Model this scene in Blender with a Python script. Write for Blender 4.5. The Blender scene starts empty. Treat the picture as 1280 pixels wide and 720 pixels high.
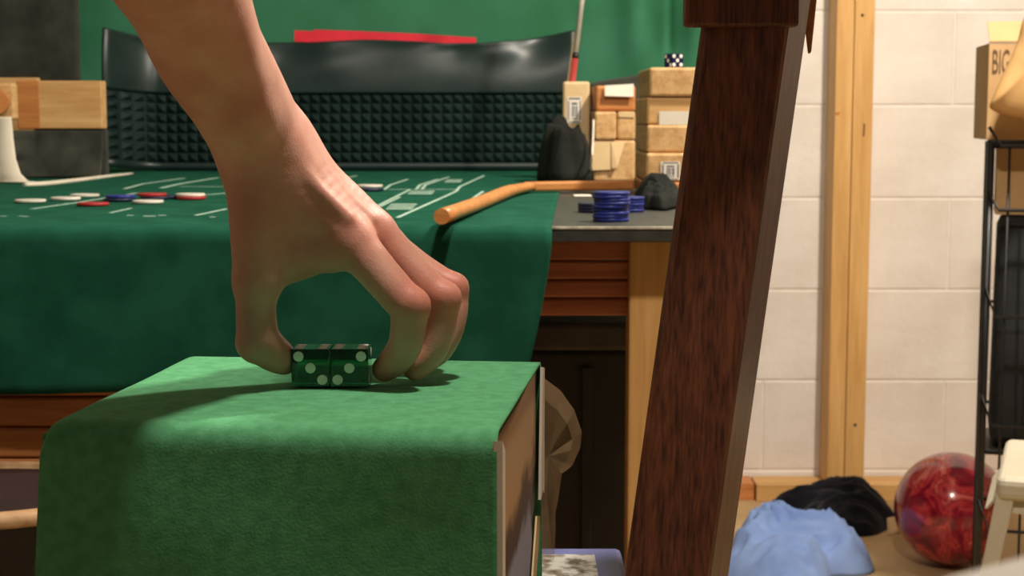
import bpy, bmesh, math, random
import numpy as np
from mathutils import Vector, Matrix, noise
random.seed(7)
sc = bpy.context.scene
COL = sc.collection

# ------------------------------------------------------------------ camera, world, lights, exposure
F = 2000.0                                   # focal length in pixels of the 1280x720 frame
TH = math.atan(220 / F)                      # downward pitch
CZ = 0.85                                    # camera height
cam = bpy.data.cameras.new('camera')
cam.sensor_width = 36.0
cam.lens = 36.0 * F / 1280
cam.clip_start = 0.02
cam.dof.use_dof = True
cam.dof.focus_distance = 0.80
cam.dof.aperture_fstop = 30
camo = bpy.data.objects.new('camera', cam)
camo.location = (0, 0, CZ)
camo.rotation_euler = (math.pi / 2 - TH, 0, 0)
COL.objects.link(camo)
sc.camera = camo

sc.view_settings.view_transform = 'Standard'
sc.view_settings.look = 'None'
sc.view_settings.gamma = 1
sc.view_settings.use_curve_mapping = False
sc.view_settings.exposure = 0.8

world = bpy.data.worlds.new('world')
sc.world = world
world.use_nodes = True
bg = world.node_tree.nodes['Background']
bg.inputs[0].default_value = (1.0, 0.90, 0.80, 1)
bg.inputs[1].default_value = 0.03

BULBS = (((0.16, 0.605, 2.14), 42), ((0.90, 1.88, 2.14), 92))      # two bare ceiling bulbs
for LIGHT_POS, watts in BULBS:
    lp = bpy.data.lights.new('ceiling_bulb_light', 'POINT')
    lp.energy = watts
    lp.color = (1.0, 0.91, 0.80)
    lp.shadow_soft_size = 0.05
    lpo = bpy.data.objects.new('ceiling_bulb_light', lp)
    lpo.location = LIGHT_POS
    COL.objects.link(lpo)


# ------------------------------------------------------------------ projecting pixels of the photo into the room
def ray(px, py):
    a = (px - 640) / F
    b = (360 - py) / F
    return Vector((a, math.cos(TH) + b * math.sin(TH), -math.sin(TH) + b * math.cos(TH)))


def P(px, py, y):
    r = ray(px, py)
    return r * (y / r.y) + Vector((0, 0, CZ))


def PZ(px, py, z):
    r = ray(px, py)
    return r * ((z - CZ) / r.z) + Vector((0, 0, CZ))


# ------------------------------------------------------------------ materials
def lin(c):
    return tuple(((v / 255) / 12.92 if v / 255 <= 0.04045 else ((v / 255 + 0.055) / 1.055) ** 2.4) for v in c) + (1,)


class NT:
    def __init__(s, name):
        s.m = bpy.data.materials.new(name)
        s.m.use_nodes = True
        s.t = s.m.node_tree
        s.b = s.t.nodes['Principled BSDF']

    def n(s, typ, **kw):
        nd = s.t.nodes.new(typ)
        for k, v in kw.items():
            if k in nd.inputs:
                nd.inputs[k].default_value = v
            else:
                setattr(nd, k, v)
        return nd

    def l(s, a, b):
        s.t.links.new(a, b)


def mat(name, c1, c2=None, rough=0.7, scale=20.0, stretch=(1, 1, 1), bump=0.0, bscale=None, bdist=0.001,
        metal=0.0, spec=0.5, detail=4.0, ramp=(0.35, 0.65), sheen=0.0, coat=0.0, distort=0.0, trans=0.0, sss=0.0):
    k = NT(name)
    b = k.b
    b.inputs['Roughness'].default_value = rough
    b.inputs['Metallic'].default_value = metal
    b.inputs['Specular IOR Level'].default_value = spec
    b.inputs['Sheen Weight'].default_value = sheen
    b.inputs['Coat Weight'].default_value = coat
    b.inputs['Transmission Weight'].default_value = trans
    tc = k.n('ShaderNodeTexCoord')
    mp = k.n('ShaderNodeMapping')
    mp.inputs['Scale'].default_value = stretch
    k.l(tc.outputs['Object'], mp.inputs['Vector'])
    if c2 is None:
        c2 = tuple(v * 0.85 for v in c1)
    nz = k.n('ShaderNodeTexNoise', Scale=scale, Detail=detail, Distortion=distort)
    k.l(mp.outputs['Vector'], nz.inputs['Vector'])
    rp = k.n('ShaderNodeValToRGB')
    rp.color_ramp.elements[0].position = ramp[0]
    rp.color_ramp.elements[1].position = ramp[1]
    rp.color_ramp.elements[0].color = lin(c2)
    rp.color_ramp.elements[1].color = lin(c1)
    k.l(nz.outputs['Fac'], rp.inputs['Fac'])
    k.l(rp.outputs['Color'], b.inputs['Base Color'])
    if sss:
        b.inputs['Subsurface Weight'].default_value = sss
        b.inputs['Subsurface Radius'].default_value = (0.006, 0.0025, 0.0012)
        b.inputs['Subsurface Scale'].default_value = 1.0
    if bump:
        n2 = k.n('ShaderNodeTexNoise', Scale=bscale or scale * 4, Detail=6.0)
        k.l(mp.outputs['Vector'], n2.inputs['Vector'])
        bp = k.n('ShaderNodeBump', Strength=bump, Distance=bdist)
        k.l(n2.outputs['Fac'], bp.inputs['Height'])
        k.l(bp.outputs['Normal'], b.inputs['Normal'])
    return k.m


def wood(name, c1, c2, axis=0, scale=6.0, rough=0.55, knots=False, bump=0.15, fine=0.5, spec=0.4):
    """grain running along one object axis"""
    k = NT(name)
    b = k.b
    b.inputs['Roughness'].default_value = rough
    b.inputs['Specular IOR Level'].default_value = spec
    tc = k.n('ShaderNodeTexCoord')
    oi = k.n('ShaderNodeObjectInfo')
    ad = k.n('ShaderNodeVectorMath', operation='ADD')
    ml = k.n('ShaderNodeVectorMath', operation='SCALE')
    cb = k.n('ShaderNodeCombineXYZ')
    for i in range(3):
        k.l(oi.outputs['Random'], cb.inputs[i])
    k.l(cb.outputs[0], ml.inputs[0])
    ml.inputs['Scale'].default_value = 13.0
    k.l(tc.outputs['Object'], ad.inputs[0])
    k.l(ml.outputs[0], ad.inputs[1])
    mp = k.n('ShaderNodeMapping')
    s = [scale * 9] * 3
    s[axis] = scale * 0.6
    mp.inputs['Scale'].default_value = s
    k.l(ad.outputs[0], mp.inputs['Vector'])
    nz = k.n('ShaderNodeTexNoise', Scale=1.0, Detail=5.0, Distortion=0.6)
    k.l(mp.outputs[0], nz.inputs['Vector'])
    n2 = k.n('ShaderNodeTexNoise', Scale=5.0, Detail=3.0)
    k.l(mp.outputs[0], n2.inputs['Vector'])
    mx = k.n('ShaderNodeMix', data_type='FLOAT')
    mx.inputs[0].default_value = fine * 0.6
    k.l(nz.outputs['Fac'], mx.inputs[2])
    k.l(n2.outputs['Fac'], mx.inputs[3])
    rp = k.n('ShaderNodeValToRGB')
    rp.color_ramp.elements[0].position = 0.36
    rp.color_ramp.elements[1].position = 0.62
    rp.color_ramp.elements[0].color = lin(c2)
    rp.color_ramp.elements[1].color = lin(c1)
    k.l(mx.outputs[0], rp.inputs['Fac'])
    k.l(rp.outputs['Color'], b.inputs['Base Color'])
    bp = k.n('ShaderNodeBump', Strength=bump, Distance=0.0008)
    k.l(mx.outputs[0], bp.inputs['Height'])
    k.l(bp.outputs['Normal'], b.inputs['Normal'])
    return k.m


M = {}
M['felt_box'] = mat('bright_green_felt', (98, 170, 122), (84, 154, 106), rough=0.95, scale=160, bump=0.35, bscale=700, bdist=0.0006, sheen=0.05, spec=0.05)
M['felt_table'] = mat('table_green_felt', (34, 90, 70), (27, 76, 58), rough=0.9, scale=25, bump=0.3, bscale=600, bdist=0.0005, spec=0.03)
M['backdrop'] = mat('backdrop_green_cloth', (58, 120, 90), (44, 106, 70), rough=0.85, scale=6, bump=0.3, bscale=300, bdist=0.0006, spec=0.2)
M['print'] = mat('white_layout_print', (200, 222, 206), (150, 186, 166), rough=0.8, scale=120)
M['rubber'] = mat('dark_rubber', (26, 46, 42), (18, 36, 34), rough=0.40, scale=10, bump=0.15, bscale=60, spec=0.5)
M['red_tape'] = mat('red_tape', (226, 36, 56), (214, 30, 50), rough=0.6, scale=30)
M['charcoal'] = mat('charcoal_cloth', (72, 74, 64), (52, 54, 48), rough=0.95, scale=18, bump=0.5, bscale=350, sheen=0.1, spec=0.1)
M['charcoal_dark'] = mat('dark_charcoal_cloth', (46, 48, 43), (32, 34, 31), rough=0.95, scale=18, bump=0.5, bscale=350, spec=0.1)
M['pine'] = wood('pine_block', (226, 184, 124), (200, 152, 92), axis=0, scale=7)
M['pine_end'] = wood('pine_end_grain', (222, 182, 126), (190, 146, 92), axis=1, scale=9)
M['pine_stain'] = wood('stained_pine', (204, 138, 76), (184, 116, 60), axis=0, scale=7)
M['stud'] = wood('stud_pine', (222, 178, 112), (200, 152, 88), axis=2, scale=5)
M['plate'] = wood('plate_pine', (214, 172, 110), (194, 148, 88), axis=0, scale=5)
M['redwood'] = wood('reddish_plank', (196, 122, 84), (160, 92, 60), axis=0, scale=6, rough=0.5)
M['brownplank'] = wood('brown_plank', (212, 142, 84), (176, 108, 56), axis=0, scale=6, rough=0.5)
M['darkwood'] = wood('dark_walnut', (122, 72, 47), (66, 38, 26), axis=2, scale=13, rough=0.42, bump=0.3, fine=1.0)
M['stick'] = wood('varnished_stick', (214, 150, 86), (188, 118, 62), axis=0, scale=8, rough=0.4)
M['board'] = mat('dark_painted_board', (66, 66, 60), (44, 46, 42), rough=0.5, scale=90, bump=0.2, bscale=200, ramp=(0.3, 0.7))
M['board_edge'] = mat('worn_pale_edge', (214, 208, 190), (150, 146, 128), rough=0.6, scale=60)
M['skin'] = None
M['die_green'] = None
M['pip'] = mat('white_pip', (236, 240, 226), (228, 232, 218), rough=0.5)
M['chip_white'] = mat('white_chip', (232, 228, 212), rough=0.45)
M['chip_red'] = mat('red_chip', (176, 40, 40), rough=0.45)
M['chip_blue'] = mat('blue_chip', (36, 52, 140), (28, 40, 116), rough=0.4)
M['chip_navy'] = mat('navy_chip', (26, 34, 66), rough=0.4)
M['white_cloth'] = mat('white_sheet', (232, 224, 204), (220, 210, 186), rough=0.8, scale=14)
M['paper'] = mat('white_paper', (238, 232, 216), (228, 220, 200), rough=0.8, scale=30)
M['kraft'] = mat('pale_kraft_paper', (228, 200, 152), (214, 184, 134), rough=0.8, scale=20)
M['ink'] = mat('grey_blue_print', (92, 96, 112), rough=0.8)
M['ink_brown'] = mat('faded_brown_lettering', (112, 84, 58), rough=0.8)
M['blockpaint'] = mat('painted_masonry', (232, 226, 216), (220, 212, 200), rough=0.62, scale=7, bump=0.55, bscale=40, bdist=0.003, spec=0.4, detail=8)
M['mortar'] = mat('painted_mortar', (234, 228, 218), (224, 216, 204), rough=0.7, scale=30, bump=0.4, bscale=120, bdist=0.002)
M['floor'] = mat('tan_concrete', (196, 168, 122), (176, 146, 102), rough=0.7, scale=5, bump=0.3, bscale=60, bdist=0.002, detail=8)
M['ceiling'] = mat('ceiling_boards', (96, 78, 58), (74, 58, 42), rough=0.8, scale=4)
M['wallplain'] = mat('plain_painted_wall', (138, 124, 106), (118, 106, 90), rough=0.8, scale=4)
M['navy_cloth'] = mat('navy_black_cloth', (24, 24, 32), (14, 14, 20), rough=0.95, scale=40, bump=0.4, bscale=400, sheen=0.1, spec=0.1)
M['blue_cloth'] = mat('light_blue_cloth', (136, 162, 212), (120, 146, 198), rough=0.9, scale=14, bump=0.3, bscale=500, sheen=0.1, spec=0.1)
M['black_wire'] = mat('black_wire', (24, 24, 24), rough=0.4, spec=0.5)
M['black_bag'] = mat('black_fabric', (30, 32, 32), (18, 20, 20), rough=0.8, scale=20, bump=0.3, bscale=200)
M['carton'] = mat('corrugated_cardboard', (206, 172, 124), (192, 156, 108), rough=0.85, scale=8)
M['bag'] = mat('brown_paper_bag', (222, 178, 118), (202, 158, 100), rough=0.8, scale=9, bump=0.3, bscale=30, bdist=0.002)
M['cream_plastic'] = mat('cream_plastic', (206, 200, 178), (196, 190, 166), rough=0.45, scale=6)
M['grey_soft'] = mat('pale_grey_padding', (176, 170, 160), (164, 158, 148), rough=0.9, scale=20)
M['trunk'] = mat('black_trunk', (30, 31, 29), (20, 21, 20), rough=0.65, scale=20)
M['trunk_lid'] = mat('worn_grey_trunk_lid', (66, 62, 54), (44, 42, 38), rough=0.7, scale=24)
M['maroon'] = mat('dark_maroon_lining', (46, 21, 18), (36, 16, 15), rough=0.7, scale=20)
M['tan_rim'] = mat('tan_woven_rim', (206, 168, 124), (176, 138, 98), rough=0.6, scale=50, bump=0.4)
M['blackish'] = mat('black_outer', (24, 22, 22), rough=0.7)
M['game_blue'] = mat('periwinkle_card', (112, 116, 176), (102, 106, 166), rough=0.4, scale=10)
M['stick_white'] = mat('white_enamel', (220, 224, 206), rough=0.35)
M['stick_red'] = mat('red_enamel', (176, 62, 58), rough=0.4)
M['steel'] = mat('screw_steel', (70, 56, 44), rough=0.4, metal=0.6)


# ------------------------------------------------------------------ mesh helpers
def link(name, me, m=None, parent=None, origin=None, smooth=False):
    """me in world coordinates; origin moves to its base centre (or to the parent's place)"""
    if m is not None:
        me.materials.append(m)
    if smooth:
        me.polygons.foreach_set('use_smooth', [True] * len(me.polygons))
    o = bpy.data.objects.new(name, me)
    co = np.empty(len(me.vertices) * 3)
    me.vertices.foreach_get('co', co)
    co = co.reshape(-1, 3)
    if origin is None:
        lo, hi = co.min(0), co.max(0)
        origin = ((lo[0] + hi[0]) / 2, (lo[1] + hi[1]) / 2, lo[2])
    origin = np.array(origin, dtype=float)
    me.vertices.foreach_set('co', (co - origin).ravel())
    me.update()
    COL.objects.link(o)
    if parent is None:
        o.location = origin
    else:
        o.parent = parent
        w = Vector((0, 0, 0))
        q = parent
        while q is not None:
            w += Vector(q.location)
            q = q.parent
        o.location = Vector(origin) - w
    return o


def tag(o, label=None, cat=None, group=None, kind=None):
    if label:
        o['label'] = label
    if cat:
        o['category'] = cat
    if group:
        o['group'] = group
    if kind:
        o['kind'] = kind
    return o


def empty(name, loc, label=None, cat=None, group=None, kind=None):
    o = bpy.data.objects.new(name, None)
    o.empty_display_size = 0.05
    o.location = loc
    COL.objects.link(o)
    return tag(o, label, cat, group, kind)


def me_py(name, v, f):
    me = bpy.data.meshes.new(name)
    me.from_pydata([tuple(p) for p in v], [], f)
    me.update()
    return me


def me_bm(name, bm):
    bmesh.ops.recalc_face_normals(bm, faces=bm.faces)
    me = bpy.data.meshes.new(name)
    bm.to_mesh(me)
    bm.free()
    return me


def me_box(name, lo, hi, bev=0.002, seg=2, rot=0.0, pivot=None):
    bm = bmesh.new()
    bmesh.ops.create_cube(bm, size=1)
    lo, hi = Vector(lo), Vector(hi)
    for v in bm.verts:
        v.co = Vector(((v.co.x + .5) * (hi.x - lo.x) + lo.x, (v.co.y + .5) * (hi.y - lo.y) + lo.y, (v.co.z + .5) * (hi.z - lo.z) + lo.z))
    if bev:
        bmesh.ops.bevel(bm, geom=list(bm.edges), offset=bev, segments=seg, affect='EDGES', profile=0.5)
    if rot:
        c = Vector(pivot) if pivot else (lo + hi) / 2
        bmesh.ops.rotate(bm, verts=bm.verts, cent=c, matrix=Matrix.Rotation(rot, 3, 'Z'))
    return me_bm(name, bm)


def box(name, lo, hi, m, parent=None, bev=0.002, seg=2, rot=0.0, pivot=None):
    return link(name, me_box(name, lo, hi, bev, seg, rot, pivot), m, parent)


def me_hex(name, pts8, bev=0.002):
    """eight corners: bottom four then top four, both counter-clockwise"""
    bm = bmesh.new()
    vs = [bm.verts.new(p) for p in pts8]
    for q in ((3, 2, 1, 0), (4, 5, 6, 7), (0, 1, 5, 4), (1, 2, 6, 5), (2, 3, 7, 6), (3, 0, 4, 7)):
        bm.faces.new([vs[i] for i in q])
    if bev:
        bmesh.ops.bevel(bm, geom=list(bm.edges), offset=bev, segments=2, affect='EDGES', profile=0.5)
    return me_bm(name, bm)


def catmull(pts, n):
    pts = [np.array(p, float) for p in pts]
    ext = [2 * pts[0] - pts[1]] + pts + [2 * pts[-1] - pts[-2]]
    out = []
    for i in range(1, len(ext) - 2):
        p0, p1, p2, p3 = ext[i - 1:i + 3]
        for j in range(n):
            t = j / n
            out.append(0.5 * (2 * p1 + (p2 - p0) * t + (2 * p0 - 5 * p1 + 4 * p2 - p3) * t * t + (3 * p1 - p0 - 3 * p2 + p3) * t ** 3))
    out.append(pts[-1])
    return out


def me_tube(name, path, rad, seg=12, sub=1, rz=1.0):
    """round bar along a path with flat capped ends; rad number or list; rz flattens it"""
    if not hasattr(rad, '__len__'):
        rad = [rad] * len(path)
    if sub > 1:
        q = catmull([tuple(p) + (r,) for p, r in zip([tuple(p) for p in path], rad)], sub)
        path = [Vector(a[:3]) for a in q]
        rad = [a[3] for a in q]
    path = [Vector(p) for p in path]
    bm = bmesh.new()
    rings = []
    for i, p in enumerate(path):
        d = (path[min(i + 1, len(path) - 1)] - path[max(i - 1, 0)]).normalized()
        up = Vector((0, 0, 1)) if abs(d.z) < 0.9 else Vector((0, 1, 0))
        a = d.cross(up).normalized()
        b = a.cross(d).normalized()
        rings.append([bm.verts.new(p + a * math.cos(2 * math.pi * k / seg) * rad[i] + b * math.sin(2 * math.pi * k / seg) * rad[i] * rz) for k in range(seg)])
    for r0, r1 in zip(rings, rings[1:]):
        for k in range(seg):
            bm.faces.new((r0[k], r0[(k + 1) % seg], r1[(k + 1) % seg], r1[k])).smooth = True
    bm.faces.new(rings[0])
    bm.faces.new(rings[-1])
    return me_bm(name, bm)


def tube(name, path, rad, m, parent=None, **kw):
    return link(name, me_tube(name, path, rad, **kw), m, parent)


def me_grid(name, fn, nu, nv, thick=0.0):
    v = [fn(i / nu, j / nv) for j in range(nv + 1) for i in range(nu + 1)]
    f = [(j * (nu + 1) + i, j * (nu + 1) + i + 1, (j + 1) * (nu + 1) + i + 1, (j + 1) * (nu + 1) + i) for j in range(nv) for i in range(nu)]
    me = me_py(name, v, f)
    if thick:
        bm = bmesh.new()
        bm.from_mesh(me)
        bmesh.ops.recalc_face_normals(bm, faces=bm.faces)
        bmesh.ops.solidify(bm, geom=list(bm.faces), thickness=thick)
        bm.to_mesh(me)
        bm.free()
    return me


def me_lathe(name, prof, seg=32, centre=(0, 0, 0), sx=1.0, sy=1.0):
    bm = bmesh.new()
    rings = []
    for r, z in prof:
        rings.append([bm.verts.new((centre[0] + sx * r * math.cos(2 * math.pi * k / seg), centre[1] + sy * r * math.sin(2 * math.pi * k / seg), centre[2] + z)) for k in range(seg)])
    for r0, r1 in zip(rings, rings[1:]):
        for k in range(seg):
            bm.faces.new((r0[k], r0[(k + 1) % seg], r1[(k + 1) % seg], r1[k])).smooth = True
    bm.faces.new(rings[0])
    bm.faces.new(rings[-1])
    return me_bm(name, bm)


def heap(name, cx, cy, z0, rx, ry, h, m, seed=0, rough=0.35, fold=0.5, rot=0.0, parent=None, peak=(0, 0), nseg=110, nr=44, fs=7.0, edge=2.2):
    """a dropped, crumpled piece of cloth with folds"""
    v, f = [], []
    for j in range(nr + 1):
        r = j / nr
        for k in range(nseg):
            a = 2 * math.pi * k / nseg
            out = 1 + rough * noise.noise(Vector((math.cos(a) * 1.6, math.sin(a) * 1.6, seed * 3.1)))
            ux, uy = r * math.cos(a) * out, r * math.sin(a) * out
            x, y = ux * rx, uy * ry
            w = Vector((x * fs + seed, y * fs * 1.3, seed * 1.7))
            w2 = w + Vector((noise.noise(w * 1.1), noise.noise(w * 1.1 + Vector((5, 1, 0))), 0)) * 0.9
            ridge = 1 - 2 * abs(noise.noise(w2 * 2.1))
            ridge2 = 1 - 2 * abs(noise.noise(w2 * 4.7 + Vector((3, 3, 3))))
            d = math.hypot(ux / out - peak[0] * (1 - r), uy / out - peak[1] * (1 - r))
            base = max(0.0, 1 - r ** edge)
            z = h * base * (0.62 + fold * 0.45 * ridge + fold * 0.12 * ridge2 + 0.35 * noise.noise(w * 0.7))
            z += 0.012 * min(1, base * 6) * (0.6 + 0.4 * ridge2)
            cxr, sxr = math.cos(rot), math.sin(rot)
            v.append((cx + x * cxr - y * sxr, cy + x * sxr + y * cxr, z0 + max(z, 0.0)))
    for j in range(nr):
        for k in range(nseg):
            a, b = j * nseg + k, j * nseg + (k + 1) % nseg
            f.append((a, b, b + nseg, a + nseg))
    f.append(tuple(reversed(range(nr * nseg, (nr + 1) * nseg))))
    me = me_py(name, v, f)
    bm = bmesh.new()
    bm.from_mesh(me)
    bmesh.ops.remove_doubles(bm, verts=bm.verts, dist=1e-6)
    bmesh.ops.recalc_face_normals(bm, faces=bm.faces)
    bm.to_mesh(me)
    bm.free()
    return link(name, me, m, parent, smooth=True)


def quad(name, pts, m, parent=None, thick=0.0006):
    """thin flat label: four or more corners, given a real thickness away from the camera"""
    pts = [Vector(p) for p in pts]
    n = (pts[1] - pts[0]).cross(pts[-1] - pts[0]).normalized()
    k = len(pts)
    v = [p for p in pts] + [p - n * thick for p in pts]
    f = [tuple(range(k)), tuple(range(2 * k - 1, k - 1, -1))] + [(i, k + i, k + (i + 1) % k, (i + 1) % k) for i in range(k)]
    bm = bmesh.new()
    bv = [bm.verts.new(p) for p in v]
    for q in f:
        bm.faces.new([bv[i] for i in q])
    return link(name, me_bm(name, bm), m, parent)


def rot_about(o, pivot, ang):
    R_ = Matrix.Rotation(ang, 3, 'Z')
    p_ = Vector(pivot)
    o.location = p_ + R_ @ (Vector(o.location) - p_)
    o.rotation_euler.z += ang


# ================================================================== the room
WY = 3.53
box('floor', (-1.6, -0.6, -0.08), (2.4, WY + 0.2, 0), M['floor'], bev=0)['kind'] = 'structure'
box('ceiling', (-1.6, -0.6, 2.36), (2.4, WY + 0.2, 2.44), M['ceiling'], bev=0)['kind'] = 'structure'
box('wall_left', (-1.7, -0.6, 0), (-1.6, WY + 0.2, 2.36), M['wallplain'], bev=0)['kind'] = 'structure'
box('wall_right', (2.4, -0.6, 0), (2.5, WY + 0.2, 2.36), M['wallplain'], bev=0)['kind'] = 'structure'
wall = empty('wall_back', (0, WY, 0), kind='structure')
box('mortar', (-1.6, WY + 0.0012, 0), (2.4, WY + 0.2, 2.36), M['mortar'], wall, bev=0)
bh, bw = 0.2035, 0.405
me_blk = {}
zrow = 0.0505 - bh
row = 0
while zrow < 2.36:
    z0, z1 = max(zrow + 0.002, 0.0), min(zrow + bh - 0.002, 2.36)
    xj = 0.966 + (bw / 2 if row % 2 == 0 else 0)
    x = xj - 7 * bw
    while x < 2.4:
        x0, x1 = max(x + 0.002, -1.6), min(x + bw - 0.002, 2.4)
        if x1 - x0 > 0.03 and z1 - z0 > 0.02:
            key = (round(x1 - x0, 3), round(z1 - z0, 3))
            if key not in me_blk:
                me_blk[key] = me_box('block', (0, -0.001, 0), (x1 - x0, 0.03, z1 - z0), 0.002, 1)
                me_blk[key].materials.append(M['blockpaint'])
            o = bpy.data.objects.new('block', me_blk[key])
            COL.objects.link(o)
            o.parent = wall
            o.location = (x0, 0, z0)
        x += bw
    zrow += bh
    row += 1

# studs and bottom plate
SY = 3.44
xs = [P(1040, 300, SY).x, P(1062, 300, SY).x, P(1087, 300, SY).x]
for i, (a, b, lab) in enumerate(((xs[0], xs[1] - 0.0008, 'upright pine stud, left one of the joined pair on the block wall'),
                                 (xs[1] + 0.0008, xs[2], 'upright pine stud, right one of the joined pair, with a screw low down'))):
    st = empty('wall_stud', ((a + b) / 2, SY, 0.038), lab, 'stud', 'paired wall studs')
    box('plank', (a, SY, 0.038), (b, SY + 0.0855, 2.355), M['stud'], st, bev=0.0015)
    if i == 1:
        for (px, py) in ((1078, 19), (1069, 531)):
            q = P(px, py, SY)
            link('screw', me_lathe('screw', [(0.0001, 0.0008), (0.003, 0.0008), (0.0035, -0.0006)], 12), M['steel'], st)
            s = COL.objects[-1]
            s.rotation_euler = (math.pi / 2, 0, 0)
            s.location = Vector((q.x, q.y, q.z)) - st.location
        q = P(1080, 162, SY)
        quad('knot', [(q.x - .002, SY - .0004, q.z - .014), (q.x + .001, SY - .0004, q.z - .014), (q.x + .002, SY - .0004, q.z + .012), (q.x - .001, SY - .0004, q.z + .014)], M['steel'], st, thick=-0.0003)
    else:
        q = P(1046, 142, SY)
        quad('knot', [(q.x - .006, SY - .0004, q.z - .003), (q.x + .005, SY - .0004, q.z - .004), (q.x + .007, SY - .0004, q.z + .003), (q.x - .004, SY - .0004, q.z + .003)], M['pine_stain'], st, thick=-0.0003)
pl = box('bottom_plate', (P(946, 600, SY).x, SY, 0.0), (2.35, SY + 0.0855, 0.0375), M['plate'], bev=0.0015)
tag(pl, 'long pine bottom plate on the floor along the block wall', 'plank')
p2 = box('bottom_plate', (P(905, 600, SY).x - .5, SY + 0.012, 0.0), (P(944, 600, SY).x, SY + 0.0855, 0.038), M['brownplank'], bev=0.0015)
tag(p2, 'short darker plank end beside the long pine bottom plate', 'plank')

# ================================================================== backdrop behind the table
def backdrop_fn(u, v):
    x = -0.935 + u * 1.42
    z = 0.52 + v * 1.1
    y = 3.40 + 0.012 * math.sin(x * 9 + 1.2 * math.sin(z * 3)) + 0.008 * noise.noise(Vector((x * 5, z * 4, 2)))
    g = math.exp(-((x - 0.335 - 0.02 * (z - 0.95)) / (0.022 + 0.06 * max(0, z - 0.9))) ** 2)
    s = min(1, max(0, (z - 0.90) / 0.10))
    y += 0.07 * g * s
    y -= 0.03 * s * math.exp(-((x - 0.26 - 0.02 * (z - .95)) / 0.035) ** 2)
    y -= 0.02 * s * math.exp(-((x - 0.345 - 0.02 * (z - .95)) / 0.010) ** 2)
    return (x, y, z)


o = link('backdrop_cloth', me_grid('backdrop_cloth', backdrop_fn, 150, 60, 0.002), M['backdrop'], smooth=True)
tag(o, 'green cloth backdrop hanging on the wall behind the black rubber', 'cloth')


def grey_fn(u, v):
    x = -1.45 + u * 0.565
    z = 0.50 + v * 1.05
    return (x, 3.33 + 0.012 * math.sin(x * 17 + z) + 0.01 * noise.noise(Vector((x * 6, z * 5, 9))), z)


o = link('hanging_cloth', me_grid('hanging_cloth', grey_fn, 50, 60, 0.003), M['charcoal'], smooth=True)
tag(o, 'dark grey cloth hanging left of the green backdrop', 'cloth')

# red tape strip with a ragged upper edge, stuck to the backdrop
RY = 3.355
tp = [(368, 38), (391, 39), (393, 37), (450, 39), (520, 42), (595, 47), (595, 55), (500, 54.5), (430, 54.5), (368, 52)]
tv = [P(a, b, RY) for a, b in tp]
tv.reverse()
v = tv + [p + Vector((0, 0.02, 0)) for p in tv]
n = len(tv)
bm = bmesh.new()
bv = [bm.verts.new(p) for p in v]
bm.faces.new(bv[:n])
bm.faces.new(bv[n:][::-1])
for i in range(n):
    bm.faces.new((bv[i], bv[n + i], bv[n + (i + 1) % n], bv[(i + 1) % n]))
o = link('red_strip', me_bm('red_strip', bm), M['red_tape'])
tag(o, 'red strip running along the backdrop above the black rubber', 'strip')

# ================================================================== rubber wall with pyramids
TZ = 0.735                                       # table top
RD = 3.12
rub = empty('rubber_wall', (-0.34, RD, TZ + 0.002), 'dark rubber craps bumper with rows of small pyramids and a smooth top', 'rubber wall')
pit = 0.0196
zb = TZ + 0.002
Z_P0 = P(400, 203, RD).z
NROW = 7
rowh = (P(400, 117, RD).z - Z_P0) / NROW
Z_P1 = Z_P0 + rowh * NROW
Z_TOP = P(400, 53, RD).z
XL, XR = -0.768, 0.122


def rub_y(x):
    """the left end bends forward towards the shooter"""
    t = max(0.0, (XL + 0.085 - x) / 0.085)
    return RD - 0.10 * t * t


def rub_lift(x):
    t = max(0.0, (XL + 0.10 - x) / 0.10)
    return 0.010 * t * t


def strip_fn(z0, z1, wave, top=False):
    def fn(u, v):
        x = XL + u * (XR - XL)
        zz1 = z1
        if top:
            zz1 = z1 + 0.006 * noise.noise(Vector((x * 5, 3, 0))) + (0.022 * ((u - 0.78) / 0.22) ** 2 if u > 0.78 else 0) + (0.012 * ((0.15 - u) / 0.15) if u < .15 else 0)
        z = z0 + v * (zz1 - z0)
        y = rub_y(x)
        if wave:
            y += v * v * (0.016 + 0.034 * noise.noise(Vector((x * 8.5, v * 1.2, 4))))
        return (x, y, z + rub_lift(x))
    return fn


link('foot_strip', me_grid('foot_strip', strip_fn(zb, Z_P0, False), 60, 2, 0.006), M['rubber'], rub, smooth=True)
link('smooth_panel', me_grid('smooth_panel', strip_fn(Z_P1, Z_TOP, True, True), 120, 24, 0.006), M['rubber'], rub, smooth=True)
v, f = [], []
NC = int(round((XR - XL) / pit))
for r in range(NROW):
    for c in range(NC):
        xa, xb = XL + (XR - XL) * c / NC, XL + (XR - XL) * (c + 1) / NC
        za, zc = Z_P0 + rowh * r, Z_P0 + rowh * (r + 1)
        i = len(v)
        for (x, z) in ((xa, za), (xb, za), (xb, zc), (xa, zc)):
            v.append((x, rub_y(x), z + rub_lift(x)))
        xm = (xa + xb) / 2
        # apex leaves along the sheet's own normal
        dy = (rub_y(xm + .001) - rub_y(xm - .001)) / .002
        nn = Vector((dy, -1, 0)).normalized() * 0.0105
        v.append((xm + nn.x, rub_y(xm) + nn.y, (za + zc) / 2 + rub_lift(xm)))
        f += [(i, i + 1, i + 4), (i + 1, i + 2, i + 4), (i + 2, i + 3, i + 4), (i + 3, i, i + 4)]
o = link('pyramid_panel', me_py('pyramid_panel', v, f), M['rubber'], rub)
o['kind'] = 'stuff'
link('backing', me_grid('backing', lambda u, v: (XL + u * (XR - XL), rub_y(XL + u * (XR - XL)) + 0.004, Z_P0 + v * (Z_P1 - Z_P0) + rub_lift(XL + u * (XR - XL))), 60, 1, 0.004), M['rubber'], rub)

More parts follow.
